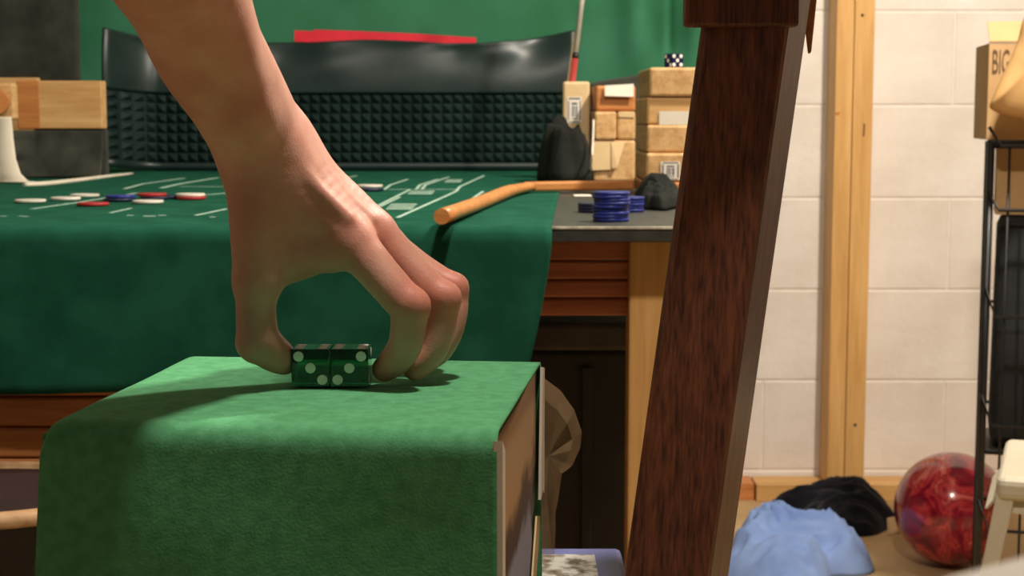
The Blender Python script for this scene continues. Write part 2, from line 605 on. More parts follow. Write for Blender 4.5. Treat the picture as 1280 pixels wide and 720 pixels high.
# ================================================================== table
TX0, TX1, TY0, TY1 = -0.98, 0.262, 1.615, 3.30
tb = empty('craps_table', (-0.36, 2.4, 0), 'long dark-topped wooden table with pale legs, covered by green felt', 'table')
box('table_top', (TX0, TY0, TZ - 0.016), (TX1, TY1, TZ - 0.0005), M['board'], tb, bev=0.0015)
box('edge_trim', (0.0, TY0 - 0.0015, TZ - 0.0028), (TX1 - .001, TY0 + 0.0015, TZ - 0.0002), M['board_edge'], tb, bev=0.0004)
lx = P(787, 320, 1.66).x
for (x, y) in ((lx, 1.66), (TX0 + 0.04, 1.66), (lx, 3.15), (TX0 + 0.04, 3.15)):
    box('leg', (x, y, 0), (x + 0.05, y + 0.046, TZ - 0.017), M['stud'], tb, bev=0.003)
# reddish slats of the front apron, right of the felt
ys = [302, 326, 350, 373, 396]
AY = 1.676
for i in range(4):
    z1, z0 = P(700, ys[i], AY).z, P(700, ys[i + 1], AY).z
    if i == 0:
        z1 = TZ - 0.018
    box('apron_slat', (-0.20, AY + 0.001 * i, z0 + 0.0007), (lx + 0.03, AY + 0.018 + 0.001 * i, z1 - 0.0007), M['redwood'], tb, bev=0.0025)

# felt layout: flat on the table, rolling over the near edge and hanging down
def felt_right(y):
    return 0.0400 + (y - 1.615) * 0.041


FY = TY0 - 0.014
RB = 0.014
ZF = TZ + 0.0008
LT = 3.16 - (FY + RB)
LA = RB * math.pi / 2
LD = 0.155
LSUM = LT + LA + LD


def felt_fn(u, v):
    s = v * LSUM
    if s < LT:
        y, z = 3.16 - s, ZF
        xr = felt_right(y)
    elif s < LT + LA:
        a = (s - LT) / RB
        y, z = FY + RB - RB * math.sin(a), ZF - RB * (1 - math.cos(a))
        xr = felt_right(1.62)
    else:
        d = s - LT - LA
        y, z = FY, ZF - RB - d
        xr = felt_right(1.62) - 0.030 * (d / LD) ** 1.3
    x = -0.96 + u * (xr + 0.96)
    if s > LT + LA:
        d = (s - LT - LA) / LD
        y -= d * (0.006 + 0.006 * math.sin(x * 13 + 1) + 0.004 * noise.noise(Vector((x * 8, d, 1))))
        z -= 0.006 * d * noise.noise(Vector((x * 4, 0, 5)))
    return (x, y, z)


me = me_grid('felt_layout', felt_fn, 120, 160, 0.0)
ft = link('felt_layout', me, M['felt_table'], smooth=True)
sm = ft.modifiers.new('thickness', 'SOLIDIFY')
sm.thickness = 0.0016
sm.offset = -1
tag(ft, 'dark green felt craps layout with white lines, hanging over the near table edge', 'felt')
fn_n = [p.normal.z for p in me.polygons]
if sum(fn_n) < 0:
    me.flip_normals()


def stripe(pts, w, name='layout_line'):
    q = [PZ(a, b, ZF + 0.0004) for a, b in pts]
    v, f = [], []
    for i, p in enumerate(q):
        d = (q[min(i + 1, len(q) - 1)] - q[max(i - 1, 0)]).normalized()
        s = Vector((-d.y, d.x, 0)) * w * 0.36
        v += [p + s, p - s]
    k = len(v)
    v += [Vector(p) - Vector((0, 0, 0.0003)) for p in v]
    for i in range(len(q) - 1):
        f.append((2 * i, 2 * i + 1, 2 * i + 3, 2 * i + 2))
        f.append((2 * i, 2 * i + 2, k + 2 * i + 2, k + 2 * i))
        f.append((2 * i + 1, k + 2 * i + 1, k + 2 * i + 3, 2 * i + 3))
    bm = bmesh.new()
    bv = [bm.verts.new(p) for p in v]
    for g in f:
        bm.faces.new([bv[i] for i in g])
    link(name, me_bm(name, bm), M['print'], ft)


for pts, w in (([(480, 237), (488, 231), (510, 224)], .006),
               ([(520, 237), (525, 231), (547, 224)], .006), ([(527, 237), (532, 231), (561, 221)], .006),
               ([(496, 272), (557, 245), (570, 239), (575, 233), (605, 219.5)], .006),
               ([(592, 247), (604, 239)], .006), ([(470, 258), (512, 237)], .005), ([(474, 258.5), (500, 246)], .004),
               ([(486, 236.6), (570, 236.6)], .008),
               ([(422, 224), (446, 219.5)], .006),
               ([(155, 236), (179, 229.6), (230, 222.6)], .008), ([(201, 235), (225, 229.6), (272, 222)], .010),
               ([(39, 261), (96, 253), (171, 241)], .006), ([(137, 266), (164, 260)], .005), ([(244, 269), (283, 261)], .006),
               ([(225, 233), (285, 233)], .006), ([(250, 244), (285, 241)], .006),
               ([(0, 270), (9, 270)], .006), ([(24, 270), (36, 270.5)], .006), ([(159, 269), (167, 269)], .010),
               ([(179, 270), (195, 270)], .010), ([(198, 269), (208, 269)], .008), ([(262, 271), (270, 271)], .008)):
    stripe(pts, w)
for (x0, x1, ya, yb, k) in ((555, 575, 224, 228, 3), (482, 515, 254, 262, 4), (509, 540, 238, 243, 2)):
    for j in range(k):
        yy = ya + (yb - ya) * (j + .5) / k
        sh = (yb - yy) * 0.9
        stripe([(x0 + sh, yy), (x1 + sh, yy)], 0.55 * abs(PZ(600, ya, ZF).y - PZ(600, yb, ZF).y) / k, 'layout_print')

# pale rolled edge of the layout's backing at the left, running into the white sheet
ln = [PZ(x, y, TZ + 0.003) for x, y in ((30, 231), (60, 229.5), (100, 225), (135, 220.5), (166, 217))]
o = tube('backing_edge', ln, [.004, .004, .0035, .003, .002], M['white_cloth'], seg=8, sub=4)
tag(o, 'thin white rolled edge of cloth along the far left of the felt', 'cloth edge')

# white sheet curling down at the far left
def sheet_fn(u, v):
    # px outline: left part hidden outside the frame
    xr = [(0.0, 14), (0.35, 17), (0.6, 20), (0.8, 26), (1.0, 44)]
    for (a, xa), (b, xb) in zip(xr, xr[1:]):
        if a <= v <= b:
            e = xa + (xb - xa) * (v - a) / (b - a)
            break
    py = 146 + v * 90
    d = 2.62 - 0.05 * v * v
    px = -70 + u * (e + 70)
    p = P(px, py, d + 0.02 * math.sin(u * 5) + 0.03 * max(0, u - .8) * (1 - v))
    p.z = max(p.z, TZ + 0.003)
    return p


o = link('white_sheet', me_grid('white_sheet', sheet_fn, 40, 30, 0.002), M['white_cloth'], smooth=True)
tag(o, 'white sheet curling down to the table at the far left', 'sheet')

# ================================================================== wood blocks on the left
BD = 2.80
a, b = P(20, 101, BD), P(128, 161, BD)
zc = b.z
bl = empty('wood_block', ((a.x + b.x) / 2, BD, zc), 'big pine block with an orange-stained end, on grey cloth left of the rubber', 'wood block', 'wood blocks around the table')
xm = P(47, 101, BD).x
box('pale_length', (xm, BD, zc), (b.x, BD + 0.034, a.z), M['pine'], bl, bev=0.002)
box('stained_end', (a.x, BD - 0.0005, zc - .0005), (xm + .003, BD + 0.034, a.z + .0005), M['pine_stain'], bl, bev=0.002)


def drape_fn(u, v):
    x0, x1 = P(20, 170, BD).x, P(131, 170, BD).x
    x = x0 + u * (x1 - x0)
    z = TZ + 0.003 + (zc - TZ - 0.006) * v
    y = BD - 0.012 + 0.02 * (1 - v) * -1 + 0.012 * noise.noise(Vector((x * 22, z * 16, 3))) * (1 - u * .6)
    e = max(0, 0.25 - u) / 0.25
    y -= 0.05 * e * (0.4 + 0.6 * abs(noise.noise(Vector((z * 30, 1, 7)))))
    return (x, y, z)


kb = empty('covered_block', ((a.x + b.x) / 2, BD, TZ + 0.003), 'block wrapped in crumpled dark grey cloth below the orange-stained pine block', 'cloth block')
link('cloth', me_grid('cloth', drape_fn, 50, 30, 0.003), M['charcoal'], kb, smooth=True)
box('core', (a.x + .02, BD + 0.02, TZ + 0.003), (b.x + .002, BD + 0.034, zc - 0.0005), M['charcoal'], kb, bev=0.004)

q0, q1 = P(-60, 104, 2.66), P(18, 150, 2.66)
o = box('wood_block', (q0.x, 2.66, q1.z), (q1.x, 2.685, q0.z), M['pine_end'], bev=0.004)
tag(o, 'pine block cut off by the left picture edge, above the white sheet', 'wood block', 'wood blocks around the table')
o = tube('dowel_end', [P(-6, 127, 2.635), P(-4, 127, 2.66)], 0.021, M['pine_stain'], seg=24)
tag(o, 'round brown wooden end at the left picture edge, before a pale block', 'dowel')
q0, q1 = P(-60, 97, 2.95), P(47, 104, 2.95)
bx = empty('back_board', ((q0.x + q1.x) / 2, 2.95, TZ + .002), 'pale board standing behind the orange-stained block, only its top edge showing', 'board')
box('board', (q0.x, 2.95, TZ + .002), (q1.x, 2.968, q0.z), M['pine'], bx, bev=0.002)

# ================================================================== right side blocks
GB = 'wood blocks around the table'
SD = 2.20
sx0 = P(812, 100, SD).x
sx1 = 0.258
zl = [TZ + 0.001, P(812, 227, SD).z, P(812, 191, SD).z, P(812, 156, SD).z, P(812, 121, SD).z, P(812, 84, SD).z]
off = [(-.006, -.01), (-.004, -.006), (-.003, .0), (-.003, .004), (0, 0)]
labs = ['thin brown board at the bottom of the right-hand wood block stack', 'pine block with a barcode sticker, second from the bottom of the right stack',
        'plain pine block in the middle of the right-hand stack', 'pine block with a white sticker, second from top of the right stack', 'pine block on top of the right-hand stack, a die on it']
mm = [M['pine_stain'], M['pine_end'], M['pine_end'], M['pine'], M['pine_end']]
blocks = []
for i in range(5):
    dx, dy = off[i]
    e = empty('wood_block', ((sx0 + sx1) / 2 + dx, SD + dy, zl[i]), labs[i], 'wood block', GB)
    box('block', (sx0 + dx, SD + dy, zl[i] + .0004), (sx1 + dx * .3, SD + dy + 0.20, zl[i + 1] - .0004), mm[i], e, bev=0.0035)
    blocks.append(e)


def sticker(parent, px0, py0, px1, py1, d, m, bars=False, name='sticker'):
    pts = [P(px0, py1, d), P(px1, py1, d), P(px1, py0, d), P(px0, py0, d)]
    s = quad(name, pts, m, parent, thick=-0.0006)
    if bars:
        lo, hi = pts[0], pts[2]
        w, h = hi.x - lo.x, hi.z - lo.z
        rnd = random.Random(5)
        for (u0, u1, v0, v1) in ((.1, .9, .90, .96), (.1, .9, .03, .07), (.06, .14, .12, .85), (.86, .94, .12, .85),
                                 (.30, .70, .70, .78), (.30, .36, .25, .66), (.40, .48, .25, .66), (.52, .55, .25, .66), (.60, .70, .25, .66), (.3, .7, .16, .2)):
            quad('print_mark', [(lo.x + w * u0, d - .0004, lo.z + h * v0), (lo.x + w * u1, d - .0004, lo.z + h * v0), (lo.x + w * u1, d - .0004, lo.z + h * v1), (lo.x + w * u0, d - .0004, lo.z + h * v1)], M['ink'], s, thick=-0.0003)
    return s


sticker(blocks[1], 826, 202, 850, 225, SD - .006 - .0008, M['paper'], True)
sticker(blocks[3], 824, 139, 861, 156, SD + .004 - .0008, M['paper'])

# die on the stack
def die_mat(name, col, dens_col, rough=0.03):
    k = NT(name)
    k.b.inputs['Base Color'].default_value = lin(col)
    k.b.inputs['Roughness'].default_value = rough
    k.b.inputs['IOR'].default_value = 1.49
    k.b.inputs['Transmission Weight'].default_value = 0.85
    va = k.n('ShaderNodeVolumeAbsorption', Density=45.0)
    va.inputs['Color'].default_value = lin(dens_col)
    out = [n for n in k.t.nodes if n.type == 'OUTPUT_MATERIAL'][0]
    k.l(va.outputs[0], out.inputs['Volume'])
    return k.m


M['die_green'] = die_mat('green_celluloid', (20, 120, 74), (30, 150, 96))
M['die_blue'] = die_mat('blue_celluloid', (40, 60, 150), (50, 70, 170))
DS = 0.0187
PIP_R = 0.00255
me_pip = me_lathe('pip', [(0.0001, 0.00012), (PIP_R * .9, 0.00012), (PIP_R, 0.00002), (PIP_R, -0.0002), (0.0001, -0.0002)], 24)
me_pip.materials.append(M['pip'])
g = 0.0058
PAT = {1: [(0, 0)], 2: [(-g, -g), (g, g)], 3: [(-g, g), (0, 0), (g, -g)], 4: [(-g, -g), (g, g), (-g, g), (g, -g)],
       5: [(-g, -g), (g, g), (-g, g), (g, -g), (0, 0)], 6: [(-g, -g), (g, g), (-g, g), (g, -g), (-g, 0), (g, 0)],
       -3: [(g, g), (0, 0), (-g, -g)]}


def make_die(loc, rz, faces, m, label, group):
    d = empty('die', loc, label, 'die', group)
    d.rotation_euler = (0, 0, rz)
    me = me_box('cube_body', (-DS / 2, -DS / 2, 0), (DS / 2, DS / 2, DS), 0.0004, 2)
    me.materials.append(m)
    b = bpy.data.objects.new('cube_body', me)
    COL.objects.link(b)
    b.parent = d
    h = DS / 2
    fr = {'front': (Vector((0, -h, h)), Vector((1, 0, 0)), Vector((0, 0, 1))), 'back': (Vector((0, h, h)), Vector((-1, 0, 0)), Vector((0, 0, 1))),
          'left': (Vector((-h, 0, h)), Vector((0, -1, 0)), Vector((0, 0, 1))), 'right': (Vector((h, 0, h)), Vector((0, 1, 0)), Vector((0, 0, 1))),
          'top': (Vector((0, 0, DS)), Vector((1, 0, 0)), Vector((0, 1, 0))), 'bottom': (Vector((0, 0, 0)), Vector((1, 0, 0)), Vector((0, -1, 0)))}
    for side, num in faces.items():
        c, ax, ay = fr[side]
        nrm = ax.cross(ay)
        R = Matrix((ax, ay, nrm)).transposed().to_4x4()
        for (u, w) in PAT[num]:
            p = bpy.data.objects.new('pip', me_pip)
            COL.objects.link(p)
            p.parent = d
            p.matrix_local = Matrix.Translation(c + ax * u + ay * w) @ R
    return d


q = P(842, 84, 2.225)
make_die((q.x, 2.225, zl[5] + .0002), 0.5, {'front': 5, 'back': 2, 'left': 3, 'right': 4, 'top': 1}, M['die_blue'], 'small blue see-through die on top of the right-hand block stack', 'dice')

# middle stack
MD = 2.63
MX = [P(742, 200, MD).x, P(794, 200, MD).x]
zz = [TZ + .0012, P(760, 175, MD).z, P(760, 139, MD).z, P(760, 107, MD).z]
e = empty('wood_block', (sum(MX) / 2, MD, zz[0]), 'square wood block with torn paper on its end, bottom of middle stack', 'wood block', GB)
box('block', (MX[0], MD, zz[0]), (MX[1], MD + .22, zz[1] - .0005), M['pine_end'], e, bev=0.004)
quad('torn_paper', [P(738, 213, MD - .004), P(763, 212, MD - .004), P(763, 177, MD - .001), P(740, 177, MD - .001)], M['kraft'], e, thick=-0.0008)
quad('torn_paper', [P(765, 211, MD - .007), P(772, 209, MD - .009), P(781, 178, MD - .001), P(764, 177, MD - .001)], M['kraft'], e, thick=-0.0008)
xm = P(771, 150, MD).x
o = box('wood_block', (MX[0] + .001, MD - .004, zz[1]), (xm - .0006, MD + .2, zz[2] - .0006), M['pine_end'], bev=0.004)
tag(o, 'narrow pine block end, left of the two side by side mid-stack', 'wood block', GB)
e = empty('wood_block', ((xm + MX[1]) / 2, MD, zz[1]), 'narrow pine block with paper strip, right of the two side by side mid-stack', 'wood block', GB)
box('block', (xm + .0006, MD, zz[1]), (MX[1], MD + .2, zz[2] - .0006), M['pine_end'], e, bev=0.004)
quad('paper_strip', [P(773, 146, MD - .001), P(793, 147, MD - .001), P(793, 141, MD - .001), P(775, 140, MD - .001)], M['kraft'], e, thick=-0.0008)
e = empty('wood_block', (sum(MX) / 2, MD, zz[2]), 'brown block with a white paper label on top of the middle stack', 'wood block', GB)
box('block', (MX[0] + .003, MD + .004, zz[2]), (MX[1], MD + .2, zz[3]), M['pine_stain'], e, bev=0.004)
quad('paper_label', [P(756, 120, MD - .004), P(792, 121, MD - .004), P(792, 105, MD + .0), P(756, 107, MD + .0)], M['paper'], e, thick=-0.0008)
# dark cloth board behind it
a, b = P(738, 99, MD + .24), P(801, 230, MD + .24)
bm = bmesh.new()
o = link('cloth_board', me_hex('cloth_board', [(a.x, MD + .235, TZ + .001), (b.x, MD + .235, TZ + .001), (b.x, MD + .26, TZ + .001), (a.x, MD + .26, TZ + .001),
                                               (a.x, MD + .235, a.z - .006), (b.x, MD + .235, a.z + .009), (b.x, MD + .26, a.z + .009), (a.x, MD + .26, a.z - .006)], 0.004), M['charcoal'])
bm.free()
tag(o, 'dark grey cloth-covered board standing behind the middle block stack', 'board')

# lumber offcut with barcode, standing
LD_ = 2.73
a, b = P(704, 102, LD_), P(737, 160, LD_)
e = empty('wood_block', ((a.x + b.x) / 2, LD_, TZ + .0012), 'upright pale pine offcut with a barcode tag beside the rubber', 'wood block', GB)
box('block', (a.x, LD_, TZ + .0024), (b.x, LD_ + .038, a.z), M['kraft'], e, bev=0.004)
sticker(e, 709, 121, 727, 154, LD_ - .0008, M['paper'], True)

# red and white pole
pb, pt = P(701, 228, 2.80), P(729, -14, 2.86)
dirp = (pt - pb)
sp = empty('marker_pole', pb, 'thin white pole with a red lower part leaning behind the barcode block', 'pole')
f0 = (228 - 74) / (228 + 14)
zp = lambda t: pb + dirp * t
tube('red_part', [zp(0.0), zp(f0)], 0.0058, M['stick_red'], sp, seg=12)
tube('dark_band', [zp(f0), zp(f0 + .03)], 0.0056, M['black_wire'], sp, seg=12)
tube('white_part', [zp(f0 + .03), zp(1.9)], 0.0050, M['stick_white'], sp, seg=12)
qb, qt = P(692, 227, 2.82), P(719, 40, 2.86)
o = tube('thin_rod', [qb, qt], 0.002, M['kraft'], seg=8)
tag(o, 'thin beige rod beside the red and white pole', 'rod')

# dark cloth bundle, white strip
c = PZ(706, 222, TZ)
o = heap('cloth_bundle', P(706, 200, 2.62).x, 2.62, TZ + .001, 0.041, 0.05, 0.125, M['charcoal_dark'], seed=3, fold=.34, fs=12, edge=5.0)
tag(o, 'crumpled charcoal cloth bundle beneath the barcode block, right of the rubber', 'cloth')
o = tube('hanging_string', [P(742, 150, 2.60), P(741, 180, 2.575), P(739, 205, 2.56), PZ(736, 224, TZ + .002)], 0.0016, M['paper'], seg=8, sub=4)
tag(o, 'thin white string hanging between the cloth bundle and the middle stack', 'string')
o = heap('cloth_scrap', P(822, 250, 1.98).x, 1.98, TZ + .0005, 0.027, 0.10, 0.030, M['charcoal_dark'], seed=8, fold=.6, fs=12, rot=-0.1)
tag(o, 'dark grey cloth scrap at the foot of the right-hand stack', 'cloth')

# ================================================================== stick
zs = TZ + 0.010
s_pts = [P(552, 276, 1.555), P(600, 256, 1.86), P(632, 245, 2.10), P(648, 241.0, 2.2), P(664, 236, 2.27)]
s_pts = [Vector((p.x, p.y, max(p.z, zs))) for p in s_pts]
s_pts[0].z = TZ + 0.014
st = empty('craps_stick', s_pts[2] - Vector((0, 0, .01)), 'varnished wooden craps stick with a bent flat head, overhanging the table edge', 'stick')
tube('shaft', s_pts, [.0078, .0082, .0085, .0072, .0068], M['stick'], st, seg=20, sub=5)
h0 = PZ(660, 236, zs)
h1 = P(791, 235, 2.34)
h1.z = zs
hd = me_hex('flat_head', [(h0.x - .006, 2.265, TZ + .003), (h1.x, 2.315, TZ + .003), (h1.x, 2.335, TZ + .003), (h0.x - .006, 2.287, TZ + .003),
                          (h0.x - .006, 2.265, TZ + .016), (h1.x, 2.315, TZ + .017), (h1.x, 2.335, TZ + .017), (h0.x - .006, 2.287, TZ + .016)], 0.003)
link('flat_head', hd, M['pine_stain'], st)

# ================================================================== chips
CR, CT = 0.0192, 0.0034


def chip_me(name, m):
    me = me_lathe(name, [(.0001, 0), (CR - .0006, 0), (CR, .0005), (CR, CT - .0005), (CR - .0006, CT), (CR * .72, CT), (CR * .70, CT - .0002), (.0001, CT - .0002)], 36)
    me.materials.append(m)
    return me


CM = {k: chip_me('poker_chip', M['chip_' + k]) for k in ('white', 'red', 'blue', 'navy')}


def chip(loc, kind, label, group):
    o = bpy.data.objects.new('poker_chip', CM[kind])
    COL.objects.link(o)
    o.location = loc
    o.rotation_euler = (0, 0, random.random() * 6)
    return tag(o, label, 'chip', group)


GC = 'poker chips scattered on the felt'
for (px, py, lev, kind, lab) in (
        (38, 253.5, 0, 'white', 'white poker chip farthest left on the felt'),
        (82, 250.5, 0, 'white', 'second white poker chip from the left, on the felt'),
        (106, 246.5, 0, 'white', 'white poker chip behind the others, left of the blue chips'),
        (116, 257.5, 0, 'red', 'red poker chip lying alone in front of the white chips'),
        (148, 252.0, 0, 'navy', 'lower dark blue poker chip under the brighter blue one'),
        (151, 251.5, 1, 'blue', 'upper blue poker chip on a dark blue one'),
        (185, 254.5, 0, 'white', 'white poker chip just right of the blue pair'),
        (194, 249.5, 0, 'navy', 'navy poker chip under the red one, beside the forearm'),
        (190, 249.0, 1, 'red', 'red poker chip resting on a navy chip'),
        (213, 248.3, 0, 'navy', 'navy poker chip half hidden between the two stacked pairs'),
        (239, 249.5, 0, 'red', 'red poker chip under the rightmost white one'),
        (238, 249.2, 1, 'white', 'white poker chip on a red one, nearest the arm')):
    q = PZ(px, py, ZF)
    chip((q.x, q.y + lev * .0, ZF + .0009 + lev * (CT + .0001)), kind, lab, GC)
q = PZ(463, 239, ZF)
o = bpy.data.objects.new('poker_chip', CM['navy'])
COL.objects.link(o)
o.location = (q.x, q.y, ZF + .0009)
tag(o, 'dark chip lying on the felt just right of the wrist', 'chip', GC)
q = PZ(462, 237.5, ZF)
o = bpy.data.objects.new('poker_chip', CM['white'])
COL.objects.link(o)
o.location = (q.x, q.y, ZF + .0044)
tag(o, 'white chip on top of the dark one just right of the wrist', 'chip', GC)

GS = 'blue chips stacked on the dark table board'
c0 = PZ(764, 276, TZ)
for i in range(9):
    chip((c0.x + random.uniform(-.0012, .0012), c0.y + random.uniform(-.0012, .0012), TZ + i * (CT + .00006)), 'blue',
         'blue chip, number %s up from the dark board in the tall stack' % ['one', 'two', 'three', 'four', 'five', 'six', 'seven', 'eight', 'nine'][i] if i < 8 else 'topmost blue chip of the tall stack on the dark board', GS)
c1 = PZ(782, 268, TZ)
for i in range(5):
    chip((c1.x + .006 + random.uniform(-.001, .001), c1.y + 0.055, TZ + i * (CT + .00006)), 'blue',
         'blue chip of the low stack right behind the tall stack, %s from the bottom' % ['first', 'second', 'third', 'fourth', 'fifth'][i], GS)
c2 = PZ(742, 266, TZ)
for i in range(3):
    chip((c2.x + .002, c2.y + 0.02, TZ + i * (CT + .00006)), 'navy', 'dark navy chip left behind the tall blue stack, %s from the bottom' % ['first', 'second', 'third'][i], GS)
q = PZ(728, 245, TZ)
o = box('white_scrap', (q.x - .012, q.y - .02, TZ + .0002), (q.x + .012, q.y + .02, TZ + .0012), M['paper'], bev=0.0003, seg=1)
tag(o, 'tiny white paper scrap on the dark board behind the blue chips', 'scrap')

# ================================================================== things under the table
ch = empty('plank_chest', (-0.62, 1.632, 0), 'brown plank-fronted wooden chest under the left of the felt', 'chest')
ylist = [420, 458, 496, 534, 573]
zt = [P(100, y, 1.632).z for y in ylist]
zt += [zt[-1] - 0.036 * k for k in range(1, 14) if zt[-1] - 0.036 * k > 0.0]
box('body', (-0.865, 1.653, 0.001), (-0.27, 2.25, zt[0] - .002), M['brownplank'], ch, bev=0.003)
for i in range(len(zt) - 1):
    box('plank', (-0.87, 1.632, zt[i + 1] + .0008), (-0.265, 1.652, zt[i] - .0008), M['brownplank'], ch, bev=0.003)
tr = empty('trunk', (0.02, 2.1, 0), 'black storage trunk with a worn grey lid under the right of the table', 'trunk')
zt1, zt0 = P(720, 404, 1.93).z, P(720, 440, 1.93).z
box('body', (-0.14, 1.94, 0.001), (0.145, 2.35, zt0), M['trunk'], tr, bev=0.006)
box('lid', (-0.15, 1.93, zt0 + .001), (0.152, 2.36, zt1), M['trunk_lid'], tr, bev=0.006)
for k in range(4):
    x = -0.13 + k * .072
    box('rib', (x, 1.934, 0.03), (x + 0.012, 1.9405, zt0 - .02), M['trunk'], tr, bev=0.001)

# basket at the lower left
BC = (-0.50, 1.47)
bz = 0.499
bk = empty('round_basket', (BC[0], BC[1], 0), 'tall round bin with maroon inside and tan rim at lower left', 'basket')
link('bin_wall', me_lathe('bin_wall', [(.085, .001), (.128, bz - .012), (.130, bz - .012), (.126, bz - .012), (.122, bz - .02), (.083, .02), (.001, .02)], 48, (BC[0], BC[1], 0), 1.1, 0.86), M['blackish'], bk)
link('lining', me_lathe('lining', [(.1215, bz - .004), (.119, bz - .02), (.080, .03), (.001, .03)], 48, (BC[0], BC[1], 0), 1.1, 0.86), M['maroon'], bk)
link('rim', me_lathe('rim', [(.121, bz - .010), (.120, bz), (.124, bz + .003), (.1315, bz - .001), (.132, bz - .009), (.1295, bz - .012)], 64, (BC[0], BC[1], 0), 1.1, 0.86), M['tan_rim'], bk)

# ================================================================== felt-covered box in front
BT = 0.7146                                       # felt top
FL = PZ(50, 527, BT)
ROT = -math.radians(6.5)
ex = Vector((math.cos(ROT), math.sin(ROT), 0))
ey = Vector((-math.sin(ROT), math.cos(ROT), 0))
BWD, BDP, BB = 0.2065, 0.200, 0.530


def L(u, v, z):
    return Vector((FL.x, FL.y, 0)) + ex * u + ey * v + Vector((0, 0, z))


# small table carrying the box
tt = empty('side_table', L(BWD / 2, BDP / 2, 0) * Vector((1, 1, 0)) if False else Vector((-.09, .79, 0)), 'small dark stand carrying the felt-covered box', 'table')
box('table_top', (-0.195, 0.62, 0.50), (0.030, 1.12, 0.529), M['darkwood'], tt, bev=0.004)
for (x, y) in ((-.18, .635), (-.005, .635), (-.18, 1.08), (-.005, 1.08)):
    box('leg', (x, y, 0), (x + .03, y + .03, .4995), M['darkwood'], tt, bev=0.003)

fb = empty('felt_box', L(BWD / 2, BDP / 2, BB), 'cardboard box draped in bright green felt under the hand', 'box')
# carton walls, inner
def lbox(name, u0, u1, v0, v1, z0, z1, m, bev=.001, parent=None):
    pts = [L(u0, v0, z0), L(u1, v0, z0), L(u1, v1, z0), L(u0, v1, z0), L(u0, v0, z1), L(u1, v0, z1), L(u1, v1, z1), L(u0, v1, z1)]
    return link(name, me_hex(name, pts, bev), m, parent or fb)


lbox('carton_body', 0.006, BWD - .012, 0.006, BDP - .006, BB, BT - .005, M['carton'])
# felt skin: one cloth that goes up the front, over the top, down the back; and a left side piece
R = 0.009


def prof(v):
    """front foot -> top -> back foot, returns (depth, height)"""
    hf = BT - R - BB
    lt = BDP - 2 * R
    hb = BT - R - BB
    arc = R * math.pi / 2
    tot = hf + arc + lt + arc + hb
    s = v * tot
    if s < hf:
        return 0.0, BB + s
    s -= hf
    if s < arc:
        a = s / R
        return R - R * math.cos(a), BT - R + R * math.sin(a)
    s -= arc
    if s < lt:
        return R + s, BT
    s -= lt
    if s < arc:
        a = s / R
        return BDP - R + R * math.sin(a), BT - R + R * math.cos(a)
    s -= arc
    return BDP, BT - R - s


def felt_box_fn(u, v):
    d, z = prof(v)
    uu = u * (BWD - 0.004)
    # left edge rounds down over the side
    zz = z
    if uu < R:
        a = (R - uu) / R
        k = (z - BB) / (BT - BB)
        zz = z - (R - math.sqrt(max(0, R * R - (R - uu) ** 2))) * (k ** 8)
    w = noise.noise(Vector((uu * 14, d * 12, z * 10)))
    p = L(uu, d, zz)
    if d <= R * .5:
        k = (BT - z) / (BT - BB)
        p += ey * (-0.004 * k + 0.003 * w * min(1, k * 4)) + ex * (-0.010 * k * (1 - u))
    elif z > BT - .001:
        p.z += 0.0006 * w
        # the right edge curls slightly
    return p


o = link('felt_cover', me_grid('felt_cover', felt_box_fn, 90, 150, 0.0016), M['felt_box'], fb, smooth=True)
# left side felt
def left_fn(u, v):
    d = R * .4 + u * (BDP - R * .8)
    z = BB + v * (BT - R * .7 - BB)
    return L(-0.0005 - .010 * (1 - v) * (1 - u), d, z)


link('felt_side', me_grid('felt_side', left_fn, 30, 20, 0.0016), M['felt_box'], fb, smooth=True)

# right side: white carton edge, printed panel, torn flap
def print_mat():
    k = NT('faded_box_print')
    tc = k.n('ShaderNodeTexCoord')
    mp = k.n('ShaderNodeMapping')
    mp.inputs['Scale'].default_value = (10, 6, 7)
    k.l(tc.outputs['Object'], mp.inputs[0])
    nz = k.n('ShaderNodeTexNoise', Scale=2.2, Detail=3.0, Distortion=0.4)
    k.l(mp.outputs[0], nz.inputs['Vector'])
    sep = k.n('ShaderNodeSeparateXYZ')
    k.l(tc.outputs['Object'], sep.inputs[0])
    # printed picture: tan above, a dark blot, pale blue below
    ad = k.n('ShaderNodeMath', operation='MULTIPLY_ADD')
    k.l(nz.outputs['Fac'], ad.inputs[0])
    ad.inputs[1].default_value = 0.10
    k.l(sep.outputs['Z'], ad.inputs[2])
    rp = k.n('ShaderNodeValToRGB')
    e = rp.color_ramp.elements
    e[0].position, e[0].color = 0.0, lin((222, 204, 188))
    e[1].position, e[1].color = 1.0, lin((206, 180, 150))
    mr = k.n('ShaderNodeMapRange')
    mr.inputs['From Min'].default_value = 0.04
    mr.inputs['From Max'].default_value = 0.25
    k.l(ad.outputs[0], mr.inputs[0])
    for pos, c in ((0.22, (206, 190, 172)), (0.36, (150, 156, 186)), (0.50, (160, 164, 190)), (0.56, (74, 54, 44)), (0.64, (88, 64, 50)), (0.70, (206, 166, 116)), (0.86, (200, 168, 134))):
        q = e.new(pos)
        q.color = lin(c)
    k.l(mr.outputs[0], rp.inputs['Fac'])
    k.l(rp.outputs[0], k.b.inputs['Base Color'])
    k.b.inputs['Roughness'].default_value = 0.5
    return k.m


M['print_panel'] = print_mat()


